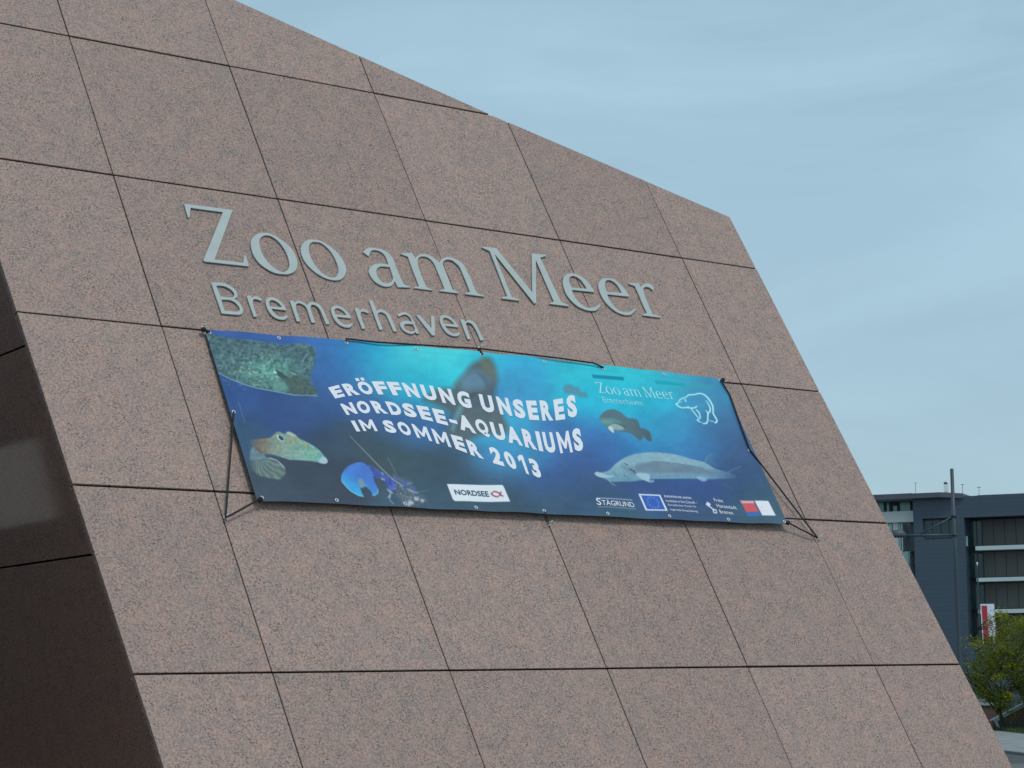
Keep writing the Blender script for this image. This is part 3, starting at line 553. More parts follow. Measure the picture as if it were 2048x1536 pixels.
OWN = {'M': (np.array([(0, 0), (.21, 0), (.21, .60), (.43, .20), (.57, .20), (.79, .60), (.79, 0), (1, 0), (1, 1), (.81, 1), (.5, .46), (.19, 1), (0, 1)]), [(0, 1, 2, 11, 12), (2, 3, 4, 10), (2, 10, 11), (4, 5, 9, 10), (5, 6, 7, 8), (5, 8, 9)]),
       '1': (np.array([(0, .60), (.50, .74), (.50, 0), (1, 0), (1, 1), (.52, 1), (0, .84)]), [(0, 1, 5, 6), (1, 2, 3, 4, 5)])}
class Print:
    def __init__(s): s.V, s.F = [], []
    def quad_px(s, v01, f, TL, TR, BR, BL):
        """unit square (0..1, y up) -> four places of the photograph -> cloth"""
        TL, TR, BR, BL = [np.array(p, float) for p in (TL, TR, BR, BL)]; b = len(s.V)
        for x, y in v01:
            p = (TL*(1-x)+TR*x)*y+(BL*(1-x)+BR*x)*(1-y); s.uv(*px_wall(p[0], p[1], POFF))
        s.F += [tuple(i+b for i in ff) for ff in f]
    def uv(s, u, v): s.V.append(wall(u, v, float(boff(u, v))+.0022))
    def text(s, body, TL, TR, BR, BL, bold=0.0, cap=None):
        if body in OWN: s.quad_px(*OWN[body], TL, TR, BR, BL); return
        v, f = glyph(body, bold)
        x0, x1 = v[:, 0].min(), v[:, 0].max(); y0, y1 = (v[:, 1].min(), v[:, 1].max()) if cap is None else cap
        s.quad_px(np.stack([(v[:, 0]-x0)/(x1-x0), (v[:, 1]-y0)/(y1-y0)], -1), f, TL, TR, BR, BL)
    def build(s, name, m_): return mesh_obj(name, s.V, s.F, m_, banner)
c1, c2, c3, c5 = ((640, 730), 10.24), ((780, 750), 10.24), ((940, 770), 8.533), ((860, 860), 8.192)
HEAD = [[('E',c1,(160,465),(385,405),(520,640),(310,690)),('R',c1,(435,390),(690,350),(840,595),(590,630)),('O',c1,(725,325),(1005,320),(1145,590),(865,590)),('F',c1,(1065,318),(1310,315),(1455,586),(1210,585)),('F',c1,(1370,322),(1615,335),(1750,610),(1510,602)),
 ('N',c2,(245,140),(520,165),(640,462),(385,430)),('U',c2,(610,180),(885,215),(1000,525),(720,490)),('N',c2,(975,240),(1250,280),(1355,612),(1085,557)),('G',c2,(1345,302),(1610,345),(1690,690),(1430,640)),
 ('U',c3,(143,150),(360,185),(432,490),(213,452)),('N',c3,(432,195),(640,230),(715,542),(510,507)),('S',c3,(703,240),(885,258),(957,588),(770,570)),('E',c3,(945,270),(1130,268),(1177,606),(1005,600)),('R',c3,(1180,264),(1370,258),(1427,603),(1235,612)),('E',c3,(1425,245),(1595,212),(1635,575),(1468,602)),('S',c3,(1645,180),(1805,138),(1852,528),(1690,552))],
 [('N',c1,(405,800),(650,755),(785,988),(550,1025)),('O',c1,(713,735),(965,713),(1082,970),(830,992)),('R',c1,(1025,718),(1270,722),(1420,985),(1170,973)),('D',c1,(1340,725),(1600,752),(1722,1018),(1478,1003)),('S',c2,(233,548),(470,580),(590,872),(330,832)),('E',c2,(540,605),(790,645),(895,945),(660,890)),('E',c2,(860,668),(1105,720),(1205,1030),(970,970)),('-',c2,(1205,890),(1365,925),(1395,1002),(1237,960)),('A',c2,(1345,775),(1660,870),(1775,1208),(1452,1112)),
 ('Q',c3,(60,560),(265,612),(352,912),(140,852)),('U',c3,(322,630),(540,680),(617,977),(400,922)),('A',c3,(570,690),(815,758),(897,1056),(650,992)),('R',c3,(858,752),(1050,795),(1145,1120),(935,1070)),('I',c3,(1098,793),(1172,800),(1250,1140),(1175,1130)),('U',c3,(1220,805),(1400,806),(1482,1166),(1290,1152)),('M',c3,(1465,803),(1685,773),(1760,1145),(1545,1165)),('S',c3,(1735,750),(1882,713),(1952,1110),(1800,1137))],
 [('I',c1,(628,1140),(708,1135),(832,1355),(750,1360)),('M',c1,(780,1118),(1070,1103),(1195,1345),(900,1347)),('S',c1,(1265,1105),(1485,1128),(1607,1397),(1365,1362)),('O',c1,(1548,1133),(1790,1165),(1917,1452),(1680,1412)),('M',c2,(440,985),(750,1055),(875,1355),(565,1272)),('M',c2,(845,1085),(1150,1170),(1267,1480),(957,1392)),('E',c5,(338,65),(530,115),(612,378),(428,305)),('R',c5,(580,148),(785,228),(885,485),(672,407)),('2',c5,(943,273),(1110,310),(1212,610),(1030,552)),('0',c5,(1160,335),(1325,390),(1440,682),(1270,622)),('1',c5,(1398,410),(1505,425),(1617,742),(1520,708)),('3',c5,(1588,463),(1740,500),(1842,812),(1688,758))]]
for li, line in enumerate(HEAD):
    pr = Print()
    for ch, (og, sc_), *qd in line:
        qd = [(og[0]+p[0]/sc_, og[1]+p[1]/sc_) for p in qd]
        if ch == '-': pr.quad_px(np.array([(0, 0), (1, 0), (1, 1), (0, 1)]), [(0, 1, 2, 3)], *qd)
        else: pr.text(ch, *qd, bold=.056)
    if li == 0:
        for qd in (((720,262),(790,255),(826,312),(755,325)), ((830,250),(895,241),(931,300),(862,310))):
            pr.quad_px(np.array([(0, 0), (1, 0), (1, 1), (0, 1)]), [(0, 1, 2, 3)], *[(640+p[0]/10.24, 730+p[1]/10.24) for p in qd])
    pr.build('printed_headline', M['white_ink'])
def qz(og, sc_, *pts): return [(og[0]+p[0]/sc_, og[1]+p[1]/sc_) for p in pts]
pr = Print(); pr.text('NORDSEE', *qz((880, 960), 13.65, (360,268),(1300,312),(1350,462),(412,415)), bold=.02); pr.build('printed_badge_lettering', M['blue_ink'])
pr = Print()
pr.text('S', *qz((1170, 980), 7.877, (160,132),(235,140),(255,248),(182,240)), bold=.006); pr.text('TÄGRUND', *qz((1170, 980), 7.877, (245,148),(745,180),(785,278),(268,245)), bold=.004); pr.build('printed_sponsor_lettering', M['white_ink']); pr = Print()
for body, a in (('EUROPÄISCHE UNION:', ((1225,88),(1655,116),(1672,155),(1240,128))), ('Investition in Ihre Zukunft –', ((1248,162),(1745,188),(1765,230),(1268,202))), ('Europäischer Fonds für', ((1285,232),(1735,256),(1752,296),(1303,270))), ('regionale Entwicklung', ((1312,304),(1752,328),(1775,372),(1332,346)))):
    pr.text(body, *qz((1170, 980), 7.877, *a), bold=.012 if body[0:2] == 'EU' else 0.0)
pr.build('printed_sponsor_lettering', M['white_ink']); pr = Print()
for body, a in (('Freie', ((352,185),(540,200),(570,270),(380,255))), ('Hansestadt', ((405,300),(820,325),(862,402),(440,378))), ('Bremen', ((462,425),(745,440),(785,515),(498,500)))):
    pr.text(body, *qz((1390, 980), 10.24, *a), bold=0.0)
pr.build('printed_sponsor_lettering', M['white_ink'])
# small copy of the wall lettering, printed
pr = Print()
allp = np.array([p for g in big_uv for lp in g for p in lp]); u0, u1, v0, v1 = allp[:, 0].min(), allp[:, 0].max(), allp[:, 1].min(), allp[:, 1].max()
def print_loops(loops, fn):
    cu = bpy.data.curves.new('print', 'CURVE'); cu.dimensions = '2D'; cu.fill_mode = 'FRONT'
    for lp in loops:
        sp = cu.splines.new('POLY'); sp.points.add(len(lp)-1); sp.use_cyclic_u = True
        for p, (u, v) in zip(sp.points, lp): p.co = (u, -v, 0, 1)
    ob = bpy.data.objects.new('print', cu); COL.objects.link(ob); dg = bpy.context.evaluated_depsgraph_get(); dg.update()
    me_ = bpy.data.meshes.new_from_object(ob.evaluated_get(dg)); bpy.data.objects.remove(ob); b = len(pr.V)
    for x in me_.vertices: fn(x.co[0], -x.co[1])
    pr.F.extend([tuple(i+b for i in p.vertices) for p in me_.polygons]); bpy.data.meshes.remove(me_)
A0, A1, A2 = [np.array(px_wall(*p, POFF)) for p in qz((1180, 740), 7.585, (82,172), (1222,318), (128,332))]   # corner of the Z, end of the line, foot of the Z
Zf = px_wall(360+452/9.6, 390+1245/9.6, LOFF); Zt = px_wall(360+85/9.6, 390+165/9.6, LOFF); Rr = px_wall(1110+1885/8.904, 535+872/8.904, LOFF)
ku = (A1[0]-A0[0])/(Rr[0]-Zt[0]); kv = (A2[1]-A0[1])/(Zf[1]-Zt[1])
for g in big_uv: print_loops(g, lambda u, v: pr.uv(A0[0]+(u-Zt[0])*ku, A0[1]+(v-Zt[1])*kv))
for g in small_uv: print_loops(g, lambda u, v: pr.uv(A0[0]+(u-Zt[0])*ku, A0[1]+(v-Zt[1])*kv))
pr.build('printed_logo_lettering', M['pale_ink'])
# eyelets
gx = [(560,673),(694,684),(833,696.5),(965,708),(1090,722),(1208,735),(1329,747.5),(1441,759.5),(421,662),(523,996.5),(672,1002),(808,1010.5),(951,1016),(1088,1022),(1214,1028.5),(1337,1034),(1455,1040.5),(1567,1045),(468,823),(1500,899)]
def eyelet(u, v):
    bm = bmesh.new(); c = wall(u, v, float(boff(u, v))+.002); N_ = 14; rs = []
    for rr, h in ((.0125, .0005), (.0108, .0028), (.0082, .0028), (.0062, .0005)):
        rs.append([bm.verts.new(tuple(c+rr*(math.cos(6.2832*k/N_)*UH+math.sin(6.2832*k/N_)*VH)+NW*h)) for k in range(N_)])
    for a, b in zip(rs[:-1], rs[1:]):
        for k in range(N_): bm.faces.new((a[k], a[(k+1) % N_], b[(k+1) % N_], b[k]))
    g = bm_obj('grommet', bm, M['steel'], banner, True)
    mesh_obj('grommet_hole', [c+.0064*(math.cos(6.2832*k/N_)*UH+math.sin(6.2832*k/N_)*VH)+NW*.0003 for k in range(N_)], [tuple(range(N_))], M['black'], banner).parent = g
for p in gx: eyelet(*px_wall(*p, POFF))
rebase(banner, wall(*bu[4], 0))
tag(banner, 'wide blue aquarium banner with sea animals and white headline tied to the granite', 'banner')

# ------------------------------------------------------------------ cords and eye bolts
def bpt(px, py, lift=.006):
    u, v = px_wall(px, py, POFF); return wall(u, v, float(boff(u, v))+lift)
def cord(pts, label, r=.0062):
    P_ = []
    for a, b in zip(pts[:-1], pts[1:]):
        for k in range(8): P_.append(a+(b-a)*k/8+NW*.0004*math.sin(k))
    P_.append(pts[-1]); o = bm_obj('cord', tube_bm(P_, r, 6), M['cord'], None, True); tag(o, label, 'cord', 'black cords holding the banner'); return o
def knot(px, py, r=.012, lift=.008):
    bm = bmesh.new(); c = bpt(px, py, lift)
    for k in range(3):
        ax = Matrix.Rotation(k*1.1, 3, 'Z')@Matrix.Rotation(.6+k*.9, 3, 'X'); ring = [c+np.array(ax@Vector((r*math.cos(t), r*math.sin(t), 0))) for t in np.linspace(0, 5.9, 10)]
        tube_bm(ring, .0065, 6, bm)
    return bm
A_L, A_B, A_R, A_T, A_TL, A_TR = (450,1036), (1097,1049), (1636,1077), (958,697), (406,656), (1449,762)
def anch(p): return px3(*p, .03)
cord([bpt(468,823,.004), anch(A_L)+UH*.004, bpt(521,998,.006)], 'black cord looped from the left edge of the banner down to its eye bolt')
cord([bpt(1441,760,.012), bpt(1460,790,.012), bpt(1499,898,.010), anch(A_R)+VH*.004, bpt(1572,1047,.008)], 'long black cord running down the right edge of the banner to its eye bolt')
cord([bpt(692,682,.006), px3(694,677.5,.05), px3(756,684.5,.05), anch(A_T), px3(1120,716.5,.05), px3(1187,726,.05), bpt(1208,734,.006)], 'black cord stretched along the top edge of the banner')
cord([anch(A_T), bpt(963,703,.008), bpt(966,709,.006)], 'short black cord tying the middle eyelet of the top edge')
cord([bpt(1088,1023,.006), bpt(1092,1036,0)-NW*.02, anch(A_B), bpt(1101,1042,0)-NW*.02, bpt(1090,1024,.004)], 'short black loop of cord under the lower edge of the banner', .003)
cord([bpt(421,662,.007), bpt(414,660,.010), anch(A_TL)], 'short black cord tied at the upper left corner of the banner')
for (px, py), lab in (((1446,759.5), 'black cord knot at the upper right banner corner'), ((1573,1048), 'black cord knot at the lower right banner corner'), ((519,1001), 'black cord knot at the lower left banner corner'), ((408,657.5), 'black cord knot at the upper left banner corner')):
    tag(bm_obj('cord_knot', knot(px, py), M['cord'], None, True), lab, 'knot', 'cord knots at the banner corners')
def eye_bolt(p, label):
    c = px3(*p, 0.0); bm = tube_bm([c-NW*.004, c+NW*.024], .0035, 8)
    ring = [c+NW*.034+.010*(math.cos(t)*NW+math.sin(t)*(UH*.8+VH*.6)) for t in np.linspace(0, 6.2832, 15)]
    tube_bm(ring, .003, 6, bm, False)
    bb = [c+.013*(math.cos(t)*UH+math.sin(t)*VH)+NW*.0015 for t in np.linspace(0, 6.2832, 13)[:-1]]; V_, F_ = prism(bb, NW*.003); bv = [bm.verts.new(tuple(v)) for v in V_]
    for f in F_: bm.faces.new([bv[i] for i in f])
    tag(bm_obj('eye_bolt', bm, M['steel'], None, True), label, 'eye bolt', 'eye bolts around the banner')
for p, l in ((A_L, 'steel eye bolt below the lower left corner of the banner'), (A_B, 'steel eye bolt below the middle of the banner'), (A_R, 'steel eye bolt beyond the lower right corner of the banner'), (A_T, 'steel eye bolt above the middle of the banner'), (A_TL, 'steel eye bolt at the upper left corner of the banner'), (A_TR, 'steel eye bolt at the upper right corner of the banner')):
    eye_bolt(p, l)

# ------------------------------------------------------------------ plaza, ground, road
M['plaza'] = noisy('plaza_paving', (.17, .15, .13), (.23, .205, .18), 3, .8, bump=.2)
M['ground'] = noisy('town_ground', (.10, .10, .098), (.16, .158, .15), .05, .9)
M['asphalt'] = noisy('asphalt', (.045, .048, .052), (.065, .068, .072), 1.5, .85, bump=.2)
M['pavement'] = noisy('concrete_paving', (.20, .215, .21), (.26, .27, .262), .6, .85, bump=.2)
M['kerb'] = noisy('kerb_stone', (.12, .125, .125), (.18, .18, .178), 2, .8)
M['turf'] = noisy('turf', (.022, .045, .018), (.045, .075, .025), 3, .95, bump=.4)
M['grass'] = noisy('grass_blades', (.03, .065, .018), (.07, .11, .03), 1.5, .8)
def rect(x0, x1, y0, y1, z): return [np.array([x0, y0, z]), np.array([x1, y0, z]), np.array([x1, y1, z]), np.array([x0, y1, z])]
N_ = 48; tag(mesh_obj('ground', [(0, 120, -.13)]+[(3200*math.cos(6.2832*k/N_), 120+3200*math.sin(6.2832*k/N_), -.13) for k in range(N_)], [(0, k+1, (k+1) % N_+1) for k in range(N_)], M['ground']), kind='structure')
tag(solid('plaza', rect(-26, 11, -14, 27, -.2), (0, 0, PLAZA+.2), M['plaza'], bevel=.02), kind='structure')
def gdir(a, b): d = (b-a)*np.array([1, 1, 0]); return d/np.linalg.norm(d)
pf0, pf1 = on_ground(1990, 1459.5), on_ground(2048, 1467.0)          # far edge of the pavement
pn0, pn1 = on_ground(2010, 1500.0, .0), on_ground(2048, 1504.5, .0)  # kerb edge
kd = gdir(pn0, pn1); fd = gdir(pf0, pf1)
def up(p, z): return np.array([p[0], p[1], z])
KL = 16.0
ka, kb = pn0-kd*KL, pn1+kd*8; fa, fb = pf0-fd*KL, pf1+fd*8
tag(solid('pavement', [up(ka, -.12), up(kb, -.12), up(fb, -.12), up(fa, -.12)], (0, 0, .12), M['pavement'], bevel=.01), kind='structure')
kn = np.array([kd[1], -kd[0], 0]); kn = kn if kn@(CAM-ka) > 0 else -kn
tag(solid('kerb', [up(ka+kn*.004, -.12), up(kb+kn*.004, -.12), up(kb+kn*.22, -.12), up(ka+kn*.22, -.12)], (0, 0, .125), M['kerb'], bevel=.015), kind='structure')
tag(solid('road', [up(ka+kn*.225, -.128), up(kb+kn*.225, -.128), up(kb+kn*30, -.128), up(ka+kn*30, -.128)], (0, 0, .006), M['asphalt']), kind='structure')
ga, gb = fa+gdir(pf0, on_ground(1990, 1450))*.05, fb+gdir(pf0, on_ground(1990, 1450))*.05
gb2, ga2 = on_ground(2120, 1455), on_ground(1900, 1450)
turf = tag(mesh_obj('lawn', [up(ga, .004), up(gb, .004), up(gb2, .004), up(ga2, .004)], [(0, 1, 2, 3)], M['turf']), kind='structure')
V, Fc = [], []
for k in range(7000):
    s, t = random.random(), random.random()**.8
    p = (ga*(1-s)+gb*s)*(1-t)+(ga2*(1-s)+gb2*s)*t; a = random.uniform(0, 6.28); h = random.uniform(.08, .28); w = random.uniform(.015, .04)
    dx, dy = math.cos(a)*w, math.sin(a)*w; b = len(V); lx, ly = random.uniform(-.08, .08), random.uniform(-.08, .08)
    V += [(p[0]-dx, p[1]-dy, 0), (p[0]+dx, p[1]+dy, 0), (p[0]+lx, p[1]+ly, h)]; Fc.append((b, b+1, b+2))
tag(mesh_obj('grass', V, Fc, M['grass']), 'short green grass growing beside the brick ramp', 'grass', kind='stuff')

# ------------------------------------------------------------------ dark office building behind
DB = 205.0
M['clad'] = mat('anthracite_cladding', (.075, .095, .118), .45)
b_ = M['clad'].node_tree.nodes['Principled BSDF']; L_ = M['clad'].node_tree.links
t_, br, mp2 = nd(M['clad'], 'ShaderNodeTexCoord'), nd(M['clad'], 'ShaderNodeTexBrick'), nd(M['clad'], 'ShaderNodeMapping')
mp2.inputs['Rotation'].default_value = (math.radians(90), 0, 0); br.inputs['Scale'].default_value = 1; br.inputs['Brick Width'].default_value = 2.4; br.inputs['Row Height'].default_value = .42; br.inputs['Mortar Size'].default_value = .035; br.offset = 0.5
br.inputs['Color1'].default_value = (0.055, 0.085, 0.118, 1); br.inputs['Color2'].default_value = (0.059, 0.088, 0.121, 1); br.inputs['Mortar'].default_value = (0.046, 0.072, 0.099, 1)
L_.new(t_.outputs['Object'], mp2.inputs['Vector']); L_.new(mp2.outputs[0], br.inputs['Vector']); L_.new(br.outputs[0], b_.inputs['Base Color'])
M['fascia'] = noisy('grey_roof_edge', (.085, .09, .125), (.10, .105, .14), .5, .5)
M['slab'] = noisy('pale_balcony_edge', (.52, .62, .61), (.58, .68, .66), .4, .7)
M['render_white'] = noisy('white_render', (.82, .86, .85), (.88, .90, .89), .4, .7)
M['infill'] = noisy('grey_shutter', (.088, .085, .08), (.102, .098, .092), .3, .6)
M['frame'] = mat('dark_window_frame', (.024, .04, .048), .5)
M['glass_dark'] = mat('dark_glass', (.014, .05, .062), .08, 0, .6)
M['glass_teal'] = mat('teal_blind_glass', (.34, .62, .57), .12, 0, .5)
M['pipe'] = mat('grey_metal', (.075, .10, .115), .45, .2)
off = empty('office_building')
def facade(vx, px, dist):
    d = ray(vx, hy(vx)); d[2] = 0; d /= np.linalg.norm(d); p0 = at_dist(px, hy(px), dist); n = np.array([d[1], -d[0], 0])
    return p0, d, (n if n@(CAM-p0) > 0 else -n)
PA, DA, NA = facade(-9000, 1932, DB)
def fa_(px, py, back=0.0): return on_plane(px, py, PA-NA*back, NA)
def fbox(name, x0, y0, x1, y1, back, depth, m_, parent=off, bevel=0.0, pa=None):
    """block on the facade: upper left and lower right places, set back metres, depth metres"""
    p, q = (fa_(x0, y0, back), fa_(x1, y1, back)) if pa is None else (on_plane(x0, y0, pa[0]-pa[2]*back, pa[2]), on_plane(x1, y1, pa[0]-pa[2]*back, pa[2]))
    n = NA if pa is None else pa[2]
    zt, zb = p[2], q[2]
    return solid(name, [up(p, zt), up(q, zt), up(q, zb), up(p, zb)], -n*depth, m_, parent, bevel)
GB = 1430        # foot of the facade in the picture (hidden behind tree and ramp)
# storey heights: the loggia frame is one big opening, so the wall is built round it
zTop = fa_(1960, 991)[2]; zOpT = fa_(1930, 1035)[2]; zOpB = fa_(1940, 1284)[2]; zG = -.1
xL = fa_(1829, 1100); xO0 = fa_(1930.5, 1100); xW0, xW1 = fa_(1846, 1050), fa_(1913, 1050); xEnd = fa_(2330, 1100)
def wallbox(name, a, b2, z0, z1, back, depth, m_, parent=off):
    a, b2 = a-NA*back, b2-NA*back; return solid(name, [up(a, z0), up(b2, z0), up(b2, z1), up(a, z1)], -NA*depth, m_, parent)
zW0, zW1 = fa_(1880, 1078)[2], fa_(1880, 1036)[2]
wallbox('wall', xL, xW0, zG, zTop-.03, 0, 8, M['clad'])
wallbox('wall', xW0+DA*-.002, xW1, zG, zW0, 0, 8, M['clad']); wallbox('wall', xW0+DA*-.002, xW1, zW1, zTop-.03, 0, 8, M['clad'])
wallbox('wall', xW1+DA*-.002, xO0, zG, zTop-.03, 0, 8, M['clad'])
wallbox('wall', xO0+DA*-.002, xEnd, zOpT, zTop, 0.0, 8, M['clad']); wallbox('wall', xO0+DA*-.002, xEnd, zG, zOpB, 0, 8, M['clad'])
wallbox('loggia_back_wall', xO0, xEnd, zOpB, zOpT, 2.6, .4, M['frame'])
wallbox('roof', xL+DA*-6, xEnd, zTop+.01, zTop+.12, 1.0, 8, M['fascia'])
# narrow window in the solid bay
w = wallbox('window', xW0+DA*-.05, xW1+DA*.05, zW0+.0, zW1, .55, .2, M['frame'])
for k in range(4):
    a, b2 = xW0+(xW1-xW0)*(k+.06)/4, xW0+(xW1-xW0)*(k+.94)/4
    p = wallbox('pane', a, b2, zW0+.15, zW1-.18, .52, .02, M['glass_dark'] if k in (0, 2) else M['frame'] if k == 9 else M['glass_dark']); p.parent = w
# loggia floors, shutters and glazing
lev = [(1035, 1092.5), (1100.5, 1156), (1163.5, 1219.5), (1227.5, 1284)]
zl = [(fa_(1940, a)[2], fa_(1940, b2)[2]) for a, b2 in lev]
for i in range(3):
    wallbox('balcony_edge', xO0+DA*.9*-1, xEnd, zl[i+1][0], zl[i][1], .35, 1.6, M['slab'])
xg = [fa_(x, 1130, 2.2) for x in (1936.5, 1942, 1949, 1956, 1967.5)]
xs = [fa_(1968+22.4*k, 1130, 2.0) for k in range(13)]
for i, (zt, zb) in enumerate(zl):
    for k in range(12):
        wallbox('shutter_panel', xs[k]+NA*2.0, xs[k+1]+NA*2.0+(xs[k]-xs[k+1])*.035, zb+.1, zt-.12, 2.0, .08, M['infill'])
    for k in range(4):
        a, b2 = xg[k]+NA*2.2, xg[k+1]+NA*2.2; s_ = (b2-a)*.12
        fr = wallbox('window', a, b2, zb+.04, zt-.1, 2.2, .05, M['frame']); wallbox('pane', a+s_, b2-s_, zb+.12, zt-.25, 2.17, .015, M['glass_dark']).parent = fr
    wallbox('railing', xg[0]+NA*2.2, xg[1]+NA*2.2+(xg[1]-xg[0])*.3, zb+.05, zb+1.0, .62, .03, M['glass_teal'] if i == 0 else M['glass_dark'])
# white stair wing on the left
PB = (PA-NA*1.6, DA, NA)
z0_, nW = on_plane(1828, 1044, PB[0], PB[2])[2], 'white_wing'
def wbx(name, x0, y0, x1, y1, back, depth, m_, parent=off): return fbox(name, x0, y0, x1, y1, back, depth, m_, parent, 0, PB)
wbx('wall', 1440, 1043.5, 1819, 1440, .6, 5, M['render_white']); wbx('wall', 1819.2, 1043, 1831, 1102, .9, 5, M['clad']); wbx('wall', 1819.2, 1102, 1831, 1440, .45, 5, M['render_white'])
wbx('balcony_edge', 1440, 1037, 1829, 1043.2, 0, 1.3, M['render_white'])
for x0, y0, x1, y1 in ((1776, 1045, 1785, 1062), (1795.5, 1045, 1801.5, 1062), (1797, 1070, 1803, 1100), (1776, 1070, 1785, 1100), (1805, 1101, 1818.5, 1130), (1788, 1101, 1797, 1130), (1806, 1135, 1819, 1160))+tuple((1452+k*40, 1050+j*57, 1476+k*40, 1088+j*57) for k in range(8) for j in range(5)):
    w = wbx('window', x0, y0, x1, y1, .5, .3, M['frame']); 
    p = wbx('pane', x0+.8, y0+2.2, x1-.6, y1-1, .46, .02, M['glass_teal']); p.parent = w
w = wbx('window', 1440, 1003, 1826, 1037, .9, .3, M['frame'])
for x0, x1, y0 in tuple((1446+k*31, 1472+k*31, 1006) for k in range(8))+((1694, 1718, 1006), (1720, 1746, 1006), (1748, 1768, 1006), (1773.5, 1779, 1006), (1786.5, 1794.5, 1012), (1800, 1821, 1004.5)):
    wbx('pane', x0, y0, x1, 1036.5, .86, .02, M['glass_teal']).parent = w
# the flat roof of the wing projects; its edge rises slightly to the corner, then falls to the main block
ra, rb, rc = fa_(1440, 996.5, -.4), at_dist(1880, 984.3, DB-.6), at_dist(1926, 989.5, DB-.2)
rz0, rz1 = ra[2], rb[2]
hgt = rb[2]-at_dist(1880, 994.0, DB-.6)[2]
solid('roof', [up(ra, rb[2]), rb, up(rc, rb[2]-.14), up(rc, rb[2]-.14)+NA*-7, up(rb, rb[2])-NA*7, up(ra, rb[2])-NA*7], (0, 0, -hgt), M['fascia'], off)
# roof equipment
v = fa_(1892, 984); solid('roof_vent', [v+DA*-.2, v+DA*.2, v+DA*.2-NA*.4, v+DA*-.2-NA*.4], (0, 0, .75), M['render_white'], off); bm_obj('roof_vent_cap', tube_bm([v+np.array([0, 0, .72])+NA*.01-NA*.2, v+np.array([0, 0, .95])-NA*.2+DA*.12], [.2, .14], 8), M['frame'], off)
for px, py0, py1, cr in ((1925, 988, 969, 3.5), (1958, 990, 974.5, 4.5), (1831, 988, 966, 2.5)):
    a, b2 = fa_(px, py0+2, 1.5), fa_(px, py1, 1.5); bm = tube_bm([a, b2], .022, 5)
    for k, hh in ((-1, .0), (1, .0)): tube_bm([b2, b2+DA*k*cr*.05*.8+np.array([0, 0, hh])], .03, 5, bm)
    bm_obj('antenna', bm, M['pipe'], off)
rebase(off, up(xL, -.1))
tag(off, 'dark grey office block with pale balcony edges and a white wing behind the slanting wall', 'building')

# ------------------------------------------------------------------ street lamp
M['lamp'] = noisy('lamp_post_paint', (.042, .06, .076), (.05, .07, .088), .8, .5)
M['lens'] = mat('lamp_lens', (.03, .035, .04), .2)
lamp = empty('street_lamp'); DL = 96.0
tp = at_dist(1903.5, 937.5, DL); base = up(tp, 0); up1 = np.array([0, 0, 1.])
# true vertical post
bm_obj('pole', tube_bm([base+up1*-.1, base+up1*4, base+up1*9, tp], [.10, .095, .088, .08], 14), M['lamp'], lamp, True)
def lampz(px, py):
    d = ray(px, py); n = np.array([0, 1., 0]); return CAM+d*((tp-CAM)@n)/(d@n)
j1 = lampz(1908, 1070); j1 = up(base, j1[2]); j2 = up(base, lampz(1906, 1032)[2]); he = lampz(1812, 1068.5); he = up(he, j1[2]-.0)
bm_obj('arm', tube_bm([j1, he], .05, 8), M['lamp'], lamp, True)
bm_obj('brace_rod', tube_bm([j2, up(lampz(1838, 1067), j1[2]+.03)], .03, 6), M['lamp'], lamp, True)
for j in (j1, j2): bm_obj('collar', tube_bm([j-up1*.06, j+up1*.06], .115, 14), M['frame'], lamp, True)
hl = lampz(1779, 1066); hc = np.array([(he[0]+hl[0])/2, he[1], j1[2]]); R_ = abs(he[0]-hl[0])/2*1.02
bm = bmesh.new(); rings = []
for i in range(7):
    a = i/6*math.pi/2; rr, zz = R_*math.cos(a)+.01, .27*math.sin(a)
    rings.append([bm.verts.new((hc[0]+rr*math.cos(6.2832*k/24), hc[1]+.5*rr*math.sin(6.2832*k/24), hc[2]+zz)) for k in range(24)])
for r0, r1 in zip(rings[:-1], rings[1:]):
    for k in range(24): bm.faces.new((r0[k], r0[(k+1) % 24], r1[(k+1) % 24], r1[k]))
bm.faces.new(rings[-1]); hd_ = bm_obj('lamp_head', bm, M['lamp'], lamp, True)
lo = bm_obj('lamp_lens', tube_bm([hc+up1*.02, hc-up1*.05, hc-up1*.09], [R_*.5, R_*.5, R_*.4], 18), M['lens'], lamp)
lo.data.transform(Matrix.Translation(Vector(hc))@Matrix.Diagonal((1.7, .9, 1, 1))@Matrix.Translation(-Vector(hc))); lo.parent = hd_
rebase(lamp, base)
tag(lamp, 'tall grey street lamp with a dome head on a braced side arm', 'street lamp')

